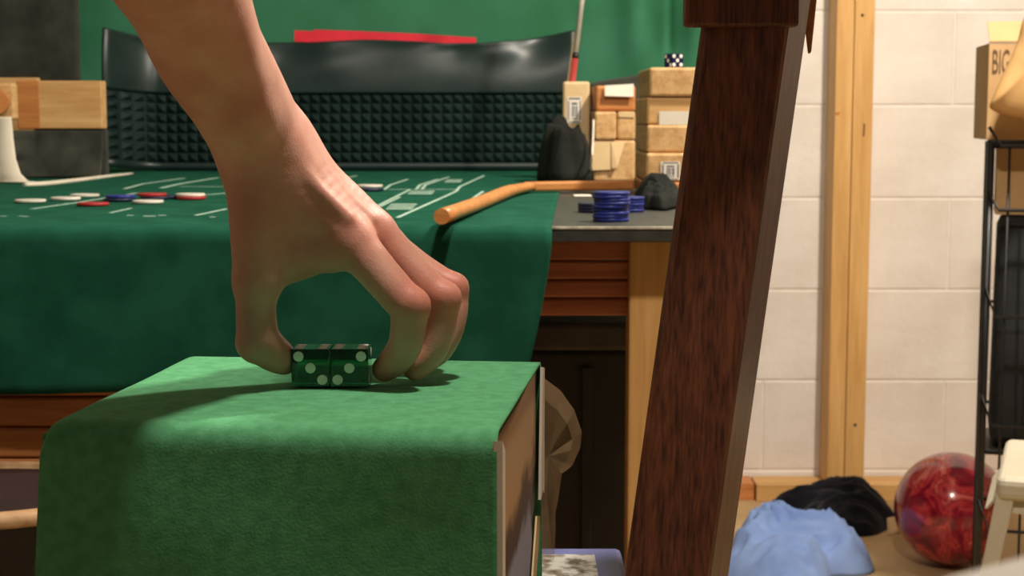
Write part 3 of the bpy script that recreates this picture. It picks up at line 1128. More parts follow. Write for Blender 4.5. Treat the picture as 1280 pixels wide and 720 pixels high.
def side_poly(name, pts, u, m, thick=0.002, lift=0.0, bend=0.0):
    """pts are (v, z) on the right side; u the outward position"""
    v = [L(u + bend * (i % 2), a, b) for i, (a, b) in enumerate(pts)]
    n = len(v)
    bm = bmesh.new()
    A = [bm.verts.new(p) for p in v]
    B = [bm.verts.new(p - ex * thick) for p in v]
    bm.faces.new(A)
    bm.faces.new(B[::-1])
    for i in range(n):
        bm.faces.new((A[i], B[i], B[(i + 1) % n], A[(i + 1) % n]))
    bmesh.ops.triangulate(bm, faces=[f for f in bm.faces if len(f.verts) > 4])
    return link(name, me_bm(name, bm), m, fb)


side_poly('printed_panel', [(0.004, BB), (0.004, BT - .006), (0.05, BT - .012), (.12, BT - .006), (BDP - .012, BT - .003), (BDP - .012, BT - .055), (BDP - .018, BT - .078),
                            (BDP - .035, BT - .082), (BDP - .030, BT - .094), (BDP - .045, BT - .110), (BDP - .05, BT - .13), (BDP - .075, BB)], BWD - .006, M['print_panel'])
side_poly('carton_edge', [(0.000, BB), (0.000, BT - .004), (0.010, BT - .010), (0.010, BB)], BWD - .0015, M['paper'], thick=.004)
side_poly('torn_flap', [(BDP - .012, BT - .002), (BDP - .002, BT - .004), (BDP - .002, BT - .074), (BDP - .010, BT - .070), (BDP - .022, BT - .073)], BWD - .002, M['paper'], thick=.0015)
side_poly('torn_corner', [(BDP - .022, BT - .082), (BDP - .006, BT - .086), (BDP - .012, BT - .10), (BDP - .03, BT - .118), (BDP - .05, BT - .14), (BDP - .045, BT - .11)], BWD - .004, M['kraft'], thick=.001)

# clear crumpled bag behind the box
def clear_mat():
    k = NT('cloudy_plastic')
    k.b.inputs['Base Color'].default_value = lin((206, 170, 128))
    k.b.inputs['Roughness'].default_value = 0.35
    k.b.inputs['Alpha'].default_value = 0.22
    return k.m


M['clear'] = clear_mat()
bd = 0.93
out = [(676, 470), (700, 488), (718, 512), (728, 540), (726, 560), (716, 582), (704, 592), (698, 640), (692, 700), (660, 712), (650, 600), (655, 500)]
cpt = P(686, 570, bd - 0.012)
bm = bmesh.new()
vf, vb = [], []
for (a, b) in out:
    vf.append(bm.verts.new(P(a, b, bd)))
for (a, b) in out:
    vb.append(bm.verts.new(P(a * .7 + 688 * .3, b * .7 + 570 * .3, bd - .012 + random.uniform(-.004, .004))))
cv = bm.verts.new(cpt)
vk = bm.verts.new(P(686, 570, bd + .02))
n = len(out)
for i in range(n):
    j = (i + 1) % n
    bm.faces.new((vf[i], vf[j], vb[j], vb[i]))
    bm.faces.new((vb[i], vb[j], cv))
    bm.faces.new((vf[j], vf[i], vk))
bmesh.ops.subdivide_edges(bm, edges=list(bm.edges), cuts=2, use_grid_fill=True, fractal=0.5, seed=3)
o = link('plastic_bag', me_bm('plastic_bag', bm), M['clear'])
tag(o, 'cloudy clear plastic bag sticking out behind the felt-covered box', 'bag')
o = link('felt_scrap', me_grid('felt_scrap', lambda u, v: L(BWD - .03 + .026 * u, BDP + .004 + .003 * math.sin(v * 6), BB + .02 + v * .12), 8, 12, .0015), M['felt_box'], fb, smooth=True)

# blue game box
GZ = 0.560
g1 = PZ(776, 684, GZ)
gb = empty('game_box', (g1.x - .06, g1.y - .09, .5295), 'periwinkle blue game box with a picture on its lid, behind felt-covered box', 'box')
gx1, gy1 = g1.x, g1.y
box('box_base', (gx1 - .108, gy1 - .14, .5295), (gx1 - .002, gy1 - .002, GZ - .02), M['paper'], gb, bev=.001)
box('lid', (gx1 - .112, gy1 - .145, GZ - .0195), (gx1, gy1, GZ), M['game_blue'], gb, bev=.004)


def photo_mat():
    k = NT('lid_picture')
    tc = k.n('ShaderNodeTexCoord')
    nz = k.n('ShaderNodeTexNoise', Scale=90.0, Detail=4.0)
    k.l(tc.outputs['Object'], nz.inputs['Vector'])
    rp = k.n('ShaderNodeValToRGB')
    e = rp.color_ramp.elements
    e[0].position, e[0].color = 0.36, lin((96, 80, 64))
    e[1].position, e[1].color = 0.56, lin((222, 222, 214))
    q = e.new(0.46)
    q.color = lin((160, 150, 136))
    k.l(nz.outputs['Fac'], rp.inputs['Fac'])
    k.l(rp.outputs[0], k.b.inputs['Base Color'])
    k.b.inputs['Roughness'].default_value = 0.4
    return k.m


M['photo'] = photo_mat()
pa = PZ(743, 694, GZ)
box('lid_picture', (gx1 - .100, gy1 - .135, GZ - .0002), (pa.x, pa.y, GZ + .0006), M['photo'], gb, bev=0)

# ================================================================== dice under the hand
DY = 0.7755 + DS / 2
xl = P(364.5, 487, 0.7755).x
DZ = BT + 0.0012
d1 = make_die((xl + DS / 2, DY, DZ), 0.0, {'front': 3, 'back': 4, 'left': 2, 'right': 5, 'top': 6, 'bottom': 1}, M['die_green'],
              'left of the two see-through green dice under the hand, touched by thumb', 'dice')
d2 = make_die((xl + DS * 1.5 + .0004, DY, DZ), 0.0, {'front': -3, 'back': 4, 'left': 5, 'right': 2, 'top': 6, 'bottom': 1}, M['die_green'],
              'right of the two see-through green dice under the hand, touched by finger', 'dice')

# ================================================================== hand and forearm: one smooth surface from a distance field
def skin_mat():
    k = NT('skin')
    b = k.b
    tc = k.n('ShaderNodeTexCoord')
    n1 = k.n('ShaderNodeTexNoise', Scale=38.0, Detail=5.0)
    k.l(tc.outputs['Object'], n1.inputs['Vector'])
    rp = k.n('ShaderNodeValToRGB')
    e = rp.color_ramp.elements
    e[0].position, e[0].color = 0.30, lin((196, 138, 118))
    e[1].position, e[1].color = 0.70, lin((216, 166, 146))
    k.l(n1.outputs['Fac'], rp.inputs['Fac'])
    at = k.n('ShaderNodeAttribute', attribute_name='flush')
    mx = k.n('ShaderNodeMix', data_type='RGBA')
    k.l(at.outputs['Fac'], mx.inputs[0])
    k.l(rp.outputs[0], mx.inputs[6])
    mx.inputs[7].default_value = lin((202, 112, 92))
    k.l(mx.outputs[2], b.inputs['Base Color'])
    b.inputs['Roughness'].default_value = 0.48
    b.inputs['Specular IOR Level'].default_value = 0.4
    b.inputs['Subsurface Weight'].default_value = 0.15
    b.inputs['Subsurface Radius'].default_value = (0.005, 0.002, 0.001)
    b.inputs['Subsurface Scale'].default_value = 1.0
    vo = k.n('ShaderNodeTexVoronoi', Scale=900.0)
    k.l(tc.outputs['Object'], vo.inputs['Vector'])
    n2 = k.n('ShaderNodeTexNoise', Scale=160.0, Detail=6.0)
    k.l(tc.outputs['Object'], n2.inputs['Vector'])
    mm_ = k.n('ShaderNodeMath', operation='MULTIPLY_ADD')
    k.l(vo.outputs['Distance'], mm_.inputs[0])
    mm_.inputs[1].default_value = 0.3
    k.l(n2.outputs['Fac'], mm_.inputs[2])
    bp = k.n('ShaderNodeBump', Strength=0.35, Distance=0.0006)
    k.l(mm_.outputs[0], bp.inputs['Height'])
    k.l(bp.outputs['Normal'], b.inputs['Normal'])
    return k.m


M['skin'] = skin_mat()


def chain(pts, sub=4):
    """(px, py, depth, radius in mm) -> list of world points with radii"""
    q = [tuple(P(a, b, d)) + (r / 1000.0,) for a, b, d, r in pts]
    return catmull(q, sub)


FOREARM = [(60, -330, .60, 40), (146, -170, .635, 36), (206, -60, .675, 29.5), (236, 0, .700, 26.3), (262, 65, .724, 24.6), (293, 118, .744, 22.8), (316, 165, .762, 21.5), (334, 205, .774, 20.5)]
PALM = [
    chain(FOREARM),
    chain([(250, 20, .730, 20), (295, 90, .758, 18.5), (330, 150, .780, 17), (358, 200, .795, 15)]),            # far bone side
    chain([(335, 190, .772, 18), (366, 228, .776, 17), (404, 266, .777, 14), (436, 298, .777, 11.5)]),               # index metacarpal
    chain([(350, 185, .785, 17), (392, 230, .793, 15), (432, 262, .796, 13), (467, 290, .796, 10.8)]),               # middle
    chain([(350, 190, .80, 14), (396, 235, .812, 13), (440, 270, .815, 11), (479, 303, .814, 9.8)]),                # ring
    chain([(345, 200, .81, 12), (400, 255, .828, 12), (440, 285, .832, 10), (474, 316, .832, 9)]),                 # little
    chain([(324, 195, .764, 17), (322, 245, .764, 14.5), (321, 300, .765, 12.5), (320, 350, .768, 10.8)]),          # thumb metacarpal
    chain([(345, 225, .772, 16), (352, 268, .774, 14), (366, 305, .776, 11.5)]),                                  # thenar
    chain([(335, 330, .771, 8), (352, 322, .774, 8.5), (382, 318, .777, 9), (415, 318, .778, 9)]),                # web
    chain([(330, 350, .772, 7), (346, 341, .775, 6), (372, 328, .777, 7)]),
    chain([(350, 164, .785, 9.6), (362, 180, .788, 9.6), (371, 196, .790, 8)], 2),                                  # wrist knob
    chain([(266, 10, .690, 9), (284, 50, .705, 9), (299, 98, .722, 8.5), (312, 144, .737, 8.5)]),                # ridge of the forearm bone
    chain([(303, 136, .731, 9), (313, 148, .738, 9), (318, 160, .744, 8)], 2),                                    # near wrist bone
]
FINGERS = [
    chain([(436, 298, .777, 11.4), (470, 337, .773, 10.0), (497, 368, .770, 9.6), (510, 384, .770, 9.6), (511, 402, .772, 8.9), (506, 432, .776, 8.4), (494, 450, .781, 7.8), (481, 461, .785, 6.4)]),
    chain([(467, 290, .796, 10.4), (508, 332, .793, 9.1), (536, 361, .790, 8.9), (550, 376, .790, 9.1), (551, 395, .790, 8.5), (543, 430, .790, 8.0), (530, 449, .790, 7.5), (519, 460, .790, 6.4)]),
    chain([(479, 303, .814, 9.4), (522, 334, .812, 8.2), (550, 353, .810, 8.2), (562, 364, .810, 8.5), (566, 385, .808, 7.9), (560, 415, .806, 7.5), (549, 437, .804, 6.9), (540, 447, .803, 5.9)]),
    chain([(474, 316, .832, 8.6), (512, 340, .832, 7.8), (542, 362, .830, 7.8), (548, 392, .826, 7), (540, 418, .822, 6.6), (530, 436, .820, 5.8)]),
    chain([(320, 350, .768, 10.6), (320, 385, .770, 9.7), (321, 408, .772, 10.0), (325, 424, .773, 10.0), (336, 437, .777, 9.5), (347, 445, .781, 8.6), (355, 451, .784, 7.0)]),
    chain([(515, 380, .768, 7.6), (519, 381, .768, 7.4)], 1), chain([(556, 371, .788, 7.2), (559, 371, .788, 7.0)], 1),
    chain([(567, 358, .808, 6.6), (570, 358, .808, 6.4)], 1), chain([(314, 431, .772, 7.4), (316, 434, .772, 7.2)], 1),
]
TENDONS = [chain([(372, 210, .7625, 2.0), (404, 242, .764, 2.0), (434, 272, .768, 2.4)]),
           chain([(395, 208, .779, 1.8), (430, 244, .783, 2.0), (462, 273, .786, 2.2)])]

VS = 0.0010
allp = np.array([p for c in PALM + FINGERS for p in c])
lo = allp[:, :3].min(0) - 0.05
hi = allp[:, :3].max(0) + 0.05
hi[2] = min(hi[2], 1.13)
dims = np.ceil((hi - lo) / VS).astype(int) + 1
BIG = 0.05


def field(chains, k):
    g = np.full(dims, BIG, np.float32)
    for ch_ in chains:
        for p, q in zip(ch_, ch_[1:]):
            r = max(p[3], q[3]) + 0.022
            a = np.maximum(((np.minimum(p[:3], q[:3]) - r - lo) / VS).astype(int), 0)
            b = np.minimum(((np.maximum(p[:3], q[:3]) + r - lo) / VS).astype(int) + 2, dims)
            if np.any(b <= a):
                continue
            X = (lo[0] + VS * np.arange(a[0], b[0], dtype=np.float32)).astype(np.float32)[:, None, None]
            Y = (lo[1] + VS * np.arange(a[1], b[1], dtype=np.float32)).astype(np.float32)[None, :, None]
            Z = (lo[2] + VS * np.arange(a[2], b[2], dtype=np.float32)).astype(np.float32)[None, None, :]
            d = q[:3] - p[:3]
            L2 = float(d @ d) + 1e-12
            t = np.clip(((X - p[0]) * d[0] + (Y - p[1]) * d[1] + (Z - p[2]) * d[2]) / L2, 0, 1).astype(np.float32)
            dist = np.sqrt((X - p[0] - t * d[0]) ** 2 + (Y - p[1] - t * d[1]) ** 2 + (Z - p[2] - t * d[2]) ** 2) - (p[3] + t * (q[3] - p[3]))
            s = (slice(a[0], b[0]), slice(a[1], b[1]), slice(a[2], b[2]))
            g[s] = smin(g[s], dist.astype(np.float32), k)
    return g


def smin(a, b, k):
    h = np.maximum(k - np.abs(a - b), 0) / k
    return np.minimum(a, b) - h * h * k * 0.25


# along one chain neighbours overlap, so a hard minimum is used inside it; chains blend softly
g = None
for c in PALM:
    gi = field([c], 1e-5)
    g = gi if g is None else smin(g, gi, 0.009)
gf = None
for c in FINGERS:
    gi = field([c], 1e-5)
    gf = gi if gf is None else smin(gf, gi, 0.0012 if len(c) > 2 else 0.004)
g = smin(g, gf, 0.0045)
g = smin(g, field(TENDONS, 1e-5), 0.005)
del gf


def surface_nets(g):
    s = g < 0
    nx, ny, nz = g.shape
    corner = [(i, j, k) for i in (0, 1) for j in (0, 1) for k in (0, 1)]
    cnt = sum(s[i:nx - 1 + i, j:ny - 1 + j, k:nz - 1 + k].astype(np.int8) for i, j, k in corner)
    act = (cnt > 0) & (cnt < 8)
    idx = np.argwhere(act)
    vid = np.full(act.shape, -1, np.int64)
    vid[act] = np.arange(len(idx))
    pos = np.zeros((len(idx), 3))
    num = np.zeros(len(idx))
    for a in range(8):
        for ax in range(3):
            c0 = corner[a]
            if c0[ax] == 1:
                continue
            c1_ = list(c0)
            c1_[ax] = 1
            v0 = g[idx[:, 0] + c0[0], idx[:, 1] + c0[1], idx[:, 2] + c0[2]].astype(float)
            v1 = g[idx[:, 0] + c1_[0], idx[:, 1] + c1_[1], idx[:, 2] + c1_[2]].astype(float)
            x = (v0 < 0) != (v1 < 0)
            t = np.where(x, v0 / np.where(x, v0 - v1, 1), 0)
            p = idx + np.array(c0, float)
            p[:, ax] += t
            pos[x] += p[x]
            num[x] += 1
    pos /= num[:, None]
    faces = []
    for ax in range(3):
        o1, o2 = [q for q in range(3) if q != ax]
        sl0 = [slice(1, -1)] * 3
        sl0[ax] = slice(0, -1)
        sl1 = [slice(1, -1)] * 3
        sl1[ax] = slice(1, None)
        a, b = s[tuple(sl0)], s[tuple(sl1)]
        for flip in (False, True):
            e = np.argwhere((a & ~b) if not flip else (~a & b))
            if not len(e):
                continue
            e = e.copy()
            e[:, o1] += 1
            e[:, o2] += 1
            q = []
            for (d1_, d2_) in ((-1, -1), (0, -1), (0, 0), (-1, 0)):
                w = e.copy()
                w[:, o1] += d1_
                w[:, o2] += d2_
                q.append(vid[w[:, 0], w[:, 1], w[:, 2]])
            q = np.stack(q, 1)
            if (ax == 1) != flip:
                q = q[:, ::-1]
            faces.append(q)
    return pos, np.concatenate(faces)


pos, fc = surface_nets(g)
wp = lo + pos * VS
# gentle relaxation of the surface
nb = np.concatenate([fc[:, [0, 1]], fc[:, [1, 2]], fc[:, [2, 3]], fc[:, [3, 0]]])
deg = np.bincount(nb.ravel(), minlength=len(wp)).astype(float)
for it in range(10):
    acc = np.zeros_like(wp)
    for ax in range(3):
        acc[:, ax] = np.bincount(nb[:, 0], wp[nb[:, 1], ax], len(wp)) + np.bincount(nb[:, 1], wp[nb[:, 0], ax], len(wp))
    avg = acc / np.maximum(deg, 1)[:, None]
    wp = wp + (avg - wp) * (0.55 if it % 2 == 0 else -0.47)
me = bpy.data.meshes.new('person')
me.vertices.add(len(wp))
me.vertices.foreach_set('co', wp.ravel())
me.loops.add(fc.size)
me.loops.foreach_set('vertex_index', fc.ravel().astype(np.int32))
me.polygons.add(len(fc))
me.polygons.foreach_set('loop_start', np.arange(0, fc.size, 4, dtype=np.int32))
me.polygons.foreach_set('loop_total', np.full(len(fc), 4, np.int32))
me.update(calc_edges=True)
me.validate()
# rosy knuckles and fingertips
fl = np.zeros(len(wp))
for (a, b, d, r, s) in ((515, 374, .765, 15, .6), (556, 366, .785, 14, .6), (568, 352, .803, 14, .6), (440, 290, .766, 16, .4), (480, 462, .785, 14, .5), (352, 452, .780, 14, .4),
                        (520, 460, .79, 13, .5), (474, 284, .79, 14, .35), (322, 425, .762, 14, .25)):
    c = np.array(P(a, b, d))
    fl = np.maximum(fl, s * np.exp(-((wp - c) ** 2).sum(1) / (r / 1000) ** 2))
at = me.attributes.new('flush', 'FLOAT', 'POINT')
at.data.foreach_set('value', fl.astype(np.float32))
o = link('person', me, M['skin'], smooth=True)
tag(o, 'bare forearm and hand reaching down, thumb and fingers gripping two green dice', 'person')

# ================================================================== dark wooden stool at the right
SG = 0.86
stl = empty('bar_stool', (0.28, 1.0, 0), 'dark brown wooden stool, one slanting leg filling the right foreground', 'stool')


def bar(name, ptop, pbot, w, dep, m, parent, bev=.003):
    """slanting square bar; ptop/pbot are the front face's left edge ends"""
    a, b = Vector(pbot), Vector(ptop)
    an = math.radians(19)
    X, Yv = Vector((w * math.cos(an), -w * math.sin(an), 0)), Vector((dep * math.sin(an), dep * math.cos(an), 0))
    pts = [a, a + X, a + X + Yv, a + Yv, b, b + X, b + X + Yv, b + Yv]
    return link(name, me_hex(name, pts, bev), m, parent)


top_l, bot_l = P(880, -10, SG), P(778, 720, SG - .02)
dv = (bot_l - top_l)
tt_ = (0.0 - top_l.z) / dv.z
foot = top_l + dv * tt_
head = top_l - dv * 0.16
wl = 0.0470
seat_z = head.z
leg1 = bar('leg', head, foot, wl, 0.066, M['darkwood'], stl, bev=.0045)
# rails and seat above the frame
ra, rb = P(855, 34, SG - .012), P(998, 27, SG - .012)
box('front_rail', (ra.x, SG - .016, ra.z), (rb.x, SG - .004, ra.z + .085), M['darkwood'], stl, bev=.002)
sx, sy = 0.36, 0.30
box('seat', (head.x - .03, SG - .05, seat_z), (head.x + sx + .08, SG + sy + .09, seat_z + .03), M['darkwood'], stl, bev=.008)
hr = Vector((head.x + sx, head.y, head.z))
bar('leg', hr, (foot.x + sx + .14, foot.y, 0), wl, .05, M['darkwood'], stl, .0045)
for (hx, fx) in ((head.x + .018, head.x - .012), (head.x + sx, foot.x + sx + .14)):
    if hx > 0.3:
        bar('leg', (hx, SG + sy, seat_z), (fx, SG + sy + .1, 0), wl, .05, M['darkwood'], stl, .0045)
rt, rb2 = P(902, -10, 1.20), P(806, 720, 1.18)
rd = rb2 - rt
bar('leg', rt + rd * ((seat_z - rt.z) / rd.z), rt + rd * (-rt.z / rd.z), .040, .045, M['darkwood'], stl, .0045)
ta, tb_ = P(1002, 68, SG + .06), P(1022, 0, SG + .06)
box('side_rail', (P(990, 30, SG + .052).x, SG + .052, ra.z + .02), (P(1003, 30, SG + .052).x, SG + .30, ra.z + .085), M['darkwood'], stl, bev=.002)
link('pale_bracket', me_hex('pale_bracket', [P(1010, 68, SG + .058), P(1014, 66, SG + .058), P(1014, 66, SG + .10), P(1010, 68, SG + .10),
                                             P(998, -30, SG + .058), P(1024, -30, SG + .058), P(1024, -30, SG + .10), P(998, -30, SG + .10)], .001), M['pine_stain'], stl)

# ================================================================== floor things on the right
bc = P(1190, 632, 2.95)
BR = 0.1065


def ball_mat():
    k = NT('marbled_red_resin')
    tc = k.n('ShaderNodeTexCoord')
    n1 = k.n('ShaderNodeTexNoise', Scale=9.0, Detail=6.0, Distortion=2.4)
    k.l(tc.outputs['Object'], n1.inputs['Vector'])
    rp = k.n('ShaderNodeValToRGB')
    e = rp.color_ramp.elements
    e[0].position, e[0].color = 0.34, lin((112, 20, 44))
    e[1].position, e[1].color = 0.66, lin((244, 124, 112))
    for pos, c in ((0.46, (162, 30, 56)), (0.53, (222, 76, 78)), (0.58, (172, 34, 58))):
        q = e.new(pos)
        q.color = lin(c)
    k.l(n1.outputs['Fac'], rp.inputs['Fac'])
    k.l(rp.outputs[0], k.b.inputs['Base Color'])
    k.b.inputs['Roughness'].default_value = 0.18
    k.b.inputs['Coat Weight'].default_value = 0.6
    k.b.inputs['Coat Roughness'].default_value = 0.06
    return k.m


bb = empty('bowling_ball', (bc.x, 2.95, 0.0), 'shiny marbled red bowling ball on the floor against the rack', 'ball')
bm = bmesh.new()
bmesh.ops.create_uvsphere(bm, u_segments=64, v_segments=40, radius=BR)
for v in bm.verts:
    v.co += Vector((bc.x, 2.95, BR + .001))
for f_ in bm.faces:
    f_.smooth = True
me = me_bm('sphere', bm)
link('ball_body', me, ball_mat(), bb, smooth=True)
for (dx, dy, dz, r) in ((.04, .09, .01, .013), (.0, .09, .03, .013), (.02, .09, -.03, .015)):
    nrm = Vector((dx, dy, dz)).normalized()
    c = Vector((bc.x, 2.95, BR + .001)) + nrm * (BR - .0005)
    o = link('finger_hole', me_lathe('finger_hole', [(.0001, .0008), (r, .0008), (r, -.002)], 20), M['black_wire'], bb)
    o.rotation_mode = 'QUATERNION'
    o.rotation_quaternion = nrm.to_track_quat('Z', 'Y')
    o.location = c - bb.location

c = PZ(1050, 650, 0)
o = heap('dark_garment', P(1046, 640, 3.28).x, 3.28, 0.0, 0.140, 0.115, 0.085, M['navy_cloth'], seed=2, rough=.5, fold=.3, fs=7, edge=3.0)
tag(o, 'crumpled navy-black garment on the floor in front of the studs', 'clothing')
o = heap('blue_garment', P(985, 690, 2.95).x, 2.95, 0.0, 0.140, 0.19, 0.120, M['blue_cloth'], seed=5, rough=.5, fold=.75, fs=6.0, edge=2.4)
tag(o, 'crumpled light blue shirt on the floor beside the dark stool leg', 'clothing')
q = PZ(1124, 672, 0)
o = link('paper_scrap', me_grid('paper_scrap', lambda u, v: (q.x - .022 + u * .044, q.y + .004 + .012 * v, .002 + .034 * v + .004 * math.sin(u * 3)), 8, 4, .001), M['kraft'], smooth=True)
tag(o, 'small pale paper scrap between the dark garment and the bowling ball', 'paper')

# wire rack
KD = 2.56
rk = empty('wire_rack', (0.98, KD + .1, 0), 'tall black wire rack standing at the right picture edge', 'rack')
rx0 = P(1235, 300, KD).x
rx1 = rx0 + 0.42
rz1 = P(1240, 176, KD).z
for (x, y) in ((rx0, KD), (rx1, KD), (rx0, KD + .21), (rx1, KD + .21)):
    tube('post', [(x, y, 0), (x, y, rz1 - .004)], 0.0062, M['black_wire'], rk, seg=10)
for py in (182, 262, 395, 530, 660):
    z = P(1250, py, KD).z
    for y in (KD, KD + .21):
        if y == KD:
            path = [(rx0 - .004, y - .008, z + .030 + (.02 if py > 300 else 0)), (rx0 + .015, y - .010, z), (rx1, y - .010, z)]
            tube('cross_wire', path, 0.0028, M['black_wire'], rk, seg=8)
        else:
            tube('cross_wire', [(rx0, y, z), (rx1, y, z)], 0.0028, M['black_wire'], rk, seg=8)
    for x in (rx0, rx1):
        tube('side_wire', [(x, KD, z), (x, KD + .21, z)], 0.0028, M['black_wire'], rk, seg=8)
for k in range(12):
    x = rx0 + .0285 + k * .0205 * 1.7
    if x < rx1:
        tube('upright_wire', [(x, KD - .006, 0.03), (x, KD - .006, rz1 - .008)], 0.0021, M['black_wire'], rk, seg=8)
for k in range(5):
    y = KD + .035 + k * .035
    tube('upright_wire', [(rx0, y, 0.03), (rx0, y, rz1 - .008)], 0.0021, M['black_wire'], rk, seg=8)
tube('top_rim', [(rx0, KD, rz1 - .006), (rx1, KD, rz1 - .006), (rx1, KD + .21, rz1 - .006), (rx0, KD + .21, rz1 - .006), (rx0, KD, rz1 - .006)], 0.0065, M['black_wire'], rk, seg=10)
za, zb_ = P(1250, 274, KD).z, P(1250, 560, KD).z
shelf = box('shelf_plate', (rx0 + .006, KD + .008, zb_ - .012), (rx1 - .006, KD + .2, zb_ - .004), M['black_wire'], rk, bev=.001)
o = link('dark_bag', me_hex('dark_bag', [(rx0 + .012, KD + .02, zb_ - .003), (rx1 - .03, KD + .02, zb_ - .003), (rx1 - .03, KD + .18, zb_ - .003), (rx0 + .012, KD + .18, zb_ - .003),
                                         (rx0 + .016, KD + .03, za + .004), (rx1 - .05, KD + .03, za - .02), (rx1 - .05, KD + .17, za - .02), (rx0 + .016, KD + .17, za + .004)], .02), M['black_bag'], smooth=True)
tag(o, 'black fabric bag standing inside the wire rack', 'bag')
a, b = P(1233, 268, KD + .05), P(1285, 184, KD + .05)
e = empty('cardboard_tray', (a.x + .1, KD + .05, a.z), 'brown cardboard tray inside the top of the wire rack', 'tray')
box('front_panel', (a.x, KD + .05, a.z), (a.x + .32, KD + .053, b.z), M['carton'], e, bev=.0006, seg=1)
box('side_panel', (a.x, KD + .0535, a.z), (a.x + .003, KD + .17, b.z), M['carton'], e, bev=.0006, seg=1)
box('bottom_panel', (a.x + .0035, KD + .0535, a.z), (a.x + .32, KD + .17, a.z + .003), M['carton'], e, bev=.0006, seg=1)
for q_ in (rk, COL.objects['dark_bag'], COL.objects['cardboard_tray']):
    rot_about(q_, (rx0, KD, 0), -math.radians(15.5))

# carton on the rack, its lettered side turned to the camera
kz = rz1 + .0012
c0 = P(1233, 166, KD + .02)
kx, ky = c0.x, KD + .02
cr = -math.radians(9)
cx_, cy_ = Vector((math.cos(cr), math.sin(cr), 0)), Vector((-math.sin(cr), math.cos(cr), 0))
kt = P(1240, 54, KD + .02).z
ct = empty('carton', (kx + .1, ky + .1, kz), 'open brown cardboard carton with large letters on top of the rack', 'carton')


def K(u, v, z):
    return Vector((kx, ky, 0)) + cx_ * u + cy_ * v + Vector((0, 0, z))


for nm, (u0, u1, v0, v1) in (('front_wall', (0, .22, 0, .003)), ('side_wall', (0, .003, .0035, .16)), ('rear_wall', (0.0, .22, .1605, .1635)), ('far_wall', (.217, .22, .0035, .16))):
    link(nm, me_hex(nm, [K(u0, v0, kz), K(u1, v0, kz), K(u1, v1, kz), K(u0, v1, kz), K(u0, v0, kt), K(u1, v0, kt), K(u1, v1, kt), K(u0, v1, kt)], .0006), M['carton'], ct)
link('floor_panel', me_hex('floor_panel', [K(.003, .003, kz), K(.217, .003, kz), K(.217, .16, kz), K(.003, .16, kz), K(.003, .003, kz + .003), K(.217, .003, kz + .003), K(.217, .16, kz + .003), K(.003, .16, kz + .003)], 0), M['carton'], ct)
link('top_flap', me_hex('top_flap', [K(0, -.001, kt + .0005), K(.22, -.001, kt + .0005), K(.22, .03, kt + .034), K(0, .03, kt + .034), K(0, -.002, kt + .003), K(.22, -.002, kt + .003), K(.22, .028, kt + .036), K(0, .028, kt + .036)], .0004), M['carton'], ct)
fcv = bpy.data.curves.new('lettering', 'FONT')
fcv.body = 'BIG'
fcv.size = 0.05
fcv.extrude = 0.0004
fo = bpy.data.objects.new('lettering_source', fcv)
COL.objects.link(fo)
dg = bpy.context.evaluated_depsgraph_get()
tme = bpy.data.meshes.new_from_object(fo.evaluated_get(dg))
bpy.data.objects.remove(fo)
vs_ = np.array([v.co[:] for v in tme.vertices])
tw, th_ = np.ptp(vs_[:, 0]), np.ptp(vs_[:, 1])
zlo, zhi = P(1245, 92, KD + .02).z, P(1245, 62, KD + .02).z
mn = vs_.min(0)
for v in tme.vertices:
    uu = 0.006 + (v.co.x - mn[0]) / tw * 0.026
    z_ = zlo + (v.co.y - mn[1]) / th_ * (zhi - zlo)
    v.co = K(uu, -0.0006 - (v.co.z > 0) * .0006, z_)
tme.update()
tme.materials.clear()
lo_ = link('lettering', tme, M['ink_brown'], ct)

# brown paper bag in front of the carton
bo = [(1278, 12), (1274, 40), (1266, 62), (1258, 80), (1246, 104), (1236, 128), (1232, 137), (1242, 143), (1255, 148), (1300, 155), (1340, 152), (1346, 60), (1330, 20), (1300, 8)]
bd0 = KD - .075
bm = bmesh.new()
A = [bm.verts.new(P(a, b, bd0 + .004 * math.sin(i * 2.1))) for i, (a, b) in enumerate(bo)]
B = [bm.verts.new(P(a * .96 + 1295 * .04, b * .96 + 90 * .04, bd0 + .03)) for a, b in bo]
C2 = [bm.verts.new(P(a * .55 + 1295 * .45, b * .55 + 85 * .45, bd0 - .016 + random.uniform(-.004, .004))) for a, b in bo]
n = len(bo)
for i in range(n):
    j = (i + 1) % n
    bm.faces.new((A[i], A[j], B[j], B[i]))
    bm.faces.new((A[j], A[i], C2[i], C2[j]))
bm.faces.new(B)
bm.faces.new(C2[::-1])
o = link('paper_bag', me_bm('paper_bag', bm), M['bag'], smooth=True)
sb = o.modifiers.new('soften', 'SUBSURF')
sb.levels = sb.render_levels = 2
tag(o, 'crumpled brown paper bag hanging in front of the lettered carton', 'bag')

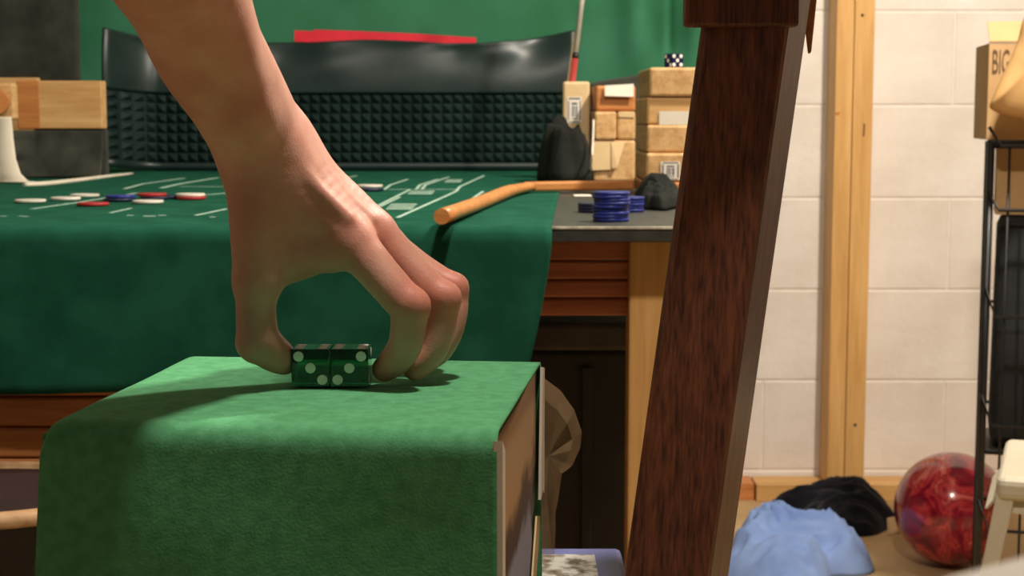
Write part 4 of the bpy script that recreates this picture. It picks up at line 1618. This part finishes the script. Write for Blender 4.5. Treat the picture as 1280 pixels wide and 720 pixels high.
# cream plastic step stool
QD = 1.88
c0 = P(1250, 595, QD)
sw, sd = .34, .24
ps = empty('step_stool', (c0.x + sw / 2, QD + sd / 2, 0), 'cream plastic step stool with splayed legs at the right edge', 'stool')
box('step', (c0.x - .004, QD - .006, c0.z - .03), (c0.x + sw, QD + sd, c0.z), M['cream_plastic'], ps, bev=.010, seg=3)
kx_ = (c0.x - P(1232, 690, QD).x) / (c0.z - P(1232, 690, QD).z)
dxf = kx_ * c0.z
for (sx_, sy_) in ((0, 0), (1, 0), (0, 1), (1, 1)):
    xt = c0.x - .002 if sx_ == 0 else c0.x + sw - .022
    xb = xt - dxf if sx_ == 0 else xt + dxf
    yt = QD if sy_ == 0 else QD + sd - .02
    yb = yt - .03 if sy_ == 0 else yt + .03
    z1 = c0.z - .012
    link('leg', me_hex('leg', [(xb, yb, 0), (xb + .012, yb, 0), (xb + .012, yb + .02, 0), (xb, yb + .02, 0),
                               (xt, yt, z1), (xt + .022, yt, z1), (xt + .022, yt + .02, z1), (xt, yt + .02, z1)], .002), M['cream_plastic'], ps)
a = P(1252, 645, QD)
link('side_apron', me_hex('side_apron', [(c0.x - .018, QD + .03, a.z), (c0.x - .014, QD + .03, a.z), (c0.x - .014, QD + sd - .03, a.z), (c0.x - .018, QD + sd - .03, a.z),
                                         (c0.x + .003, QD + .02, c0.z - .02), (c0.x + .007, QD + .02, c0.z - .02), (c0.x + .007, QD + sd - .02, c0.z - .02), (c0.x + .003, QD + sd - .02, c0.z - .02)], .001), M['cream_plastic'], ps)
link('front_apron', me_hex('front_apron', [(c0.x - .008, QD + .004, a.z + .004), (c0.x + sw, QD + .004, a.z - .006), (c0.x + sw, QD + .008, a.z - .006), (c0.x - .008, QD + .008, a.z + .004),
                                           (c0.x + .006, QD + .010, c0.z - .02), (c0.x + sw - .01, QD + .010, c0.z - .02), (c0.x + sw - .01, QD + .014, c0.z - .02), (c0.x + .006, QD + .014, c0.z - .02)], .001), M['cream_plastic'], ps)

rot_about(ps, (c0.x, QD, 0), -math.radians(19.5))

# padded grey arm rest right in front of the lens, out of focus
gd = 0.20
ga, gc = P(1146, 722, gd), P(1300, 680, gd)
zr = ga.z + (gc.z - ga.z) / (gc.x - ga.x) * (gc.x + .10 - ga.x)
ar = empty('arm_rest', (gc.x, gd, 0), 'pale grey blurred padded edge close to the lens, bottom right corner', 'arm rest')
link('pad', me_hex('pad', [(ga.x, gd - .05, ga.z - .02), (gc.x + .10, gd - .05, ga.z - .02), (gc.x + .10, gd, ga.z - .02), (ga.x, gd, ga.z - .02),
                           (ga.x, gd - .05, ga.z), (gc.x + .10, gd - .05, zr), (gc.x + .10, gd, zr), (ga.x, gd, ga.z)], .003), M['grey_soft'], ar)
box('post', (gc.x + .02, gd - .04, 0), (gc.x + .05, gd - .01, ga.z - .021), M['grey_soft'], ar, bev=.003)

# bulb holders on the ceiling
for LIGHT_POS, lab in zip([b_[0] for b_ in BULBS], ('white ceiling bulb holder above the near end of the table', 'white ceiling bulb holder between the table and the block wall')):
    bh_ = empty('bulb_holder', (LIGHT_POS[0], LIGHT_POS[1], 2.2), lab, 'lamp')
    link('socket', me_lathe('socket', [(.001, 2.20), (.022, 2.20), (.024, 2.26), (.05, 2.30), (.055, 2.359), (.001, 2.359)], 32, (LIGHT_POS[0], LIGHT_POS[1], 0)), M['paper'], bh_)
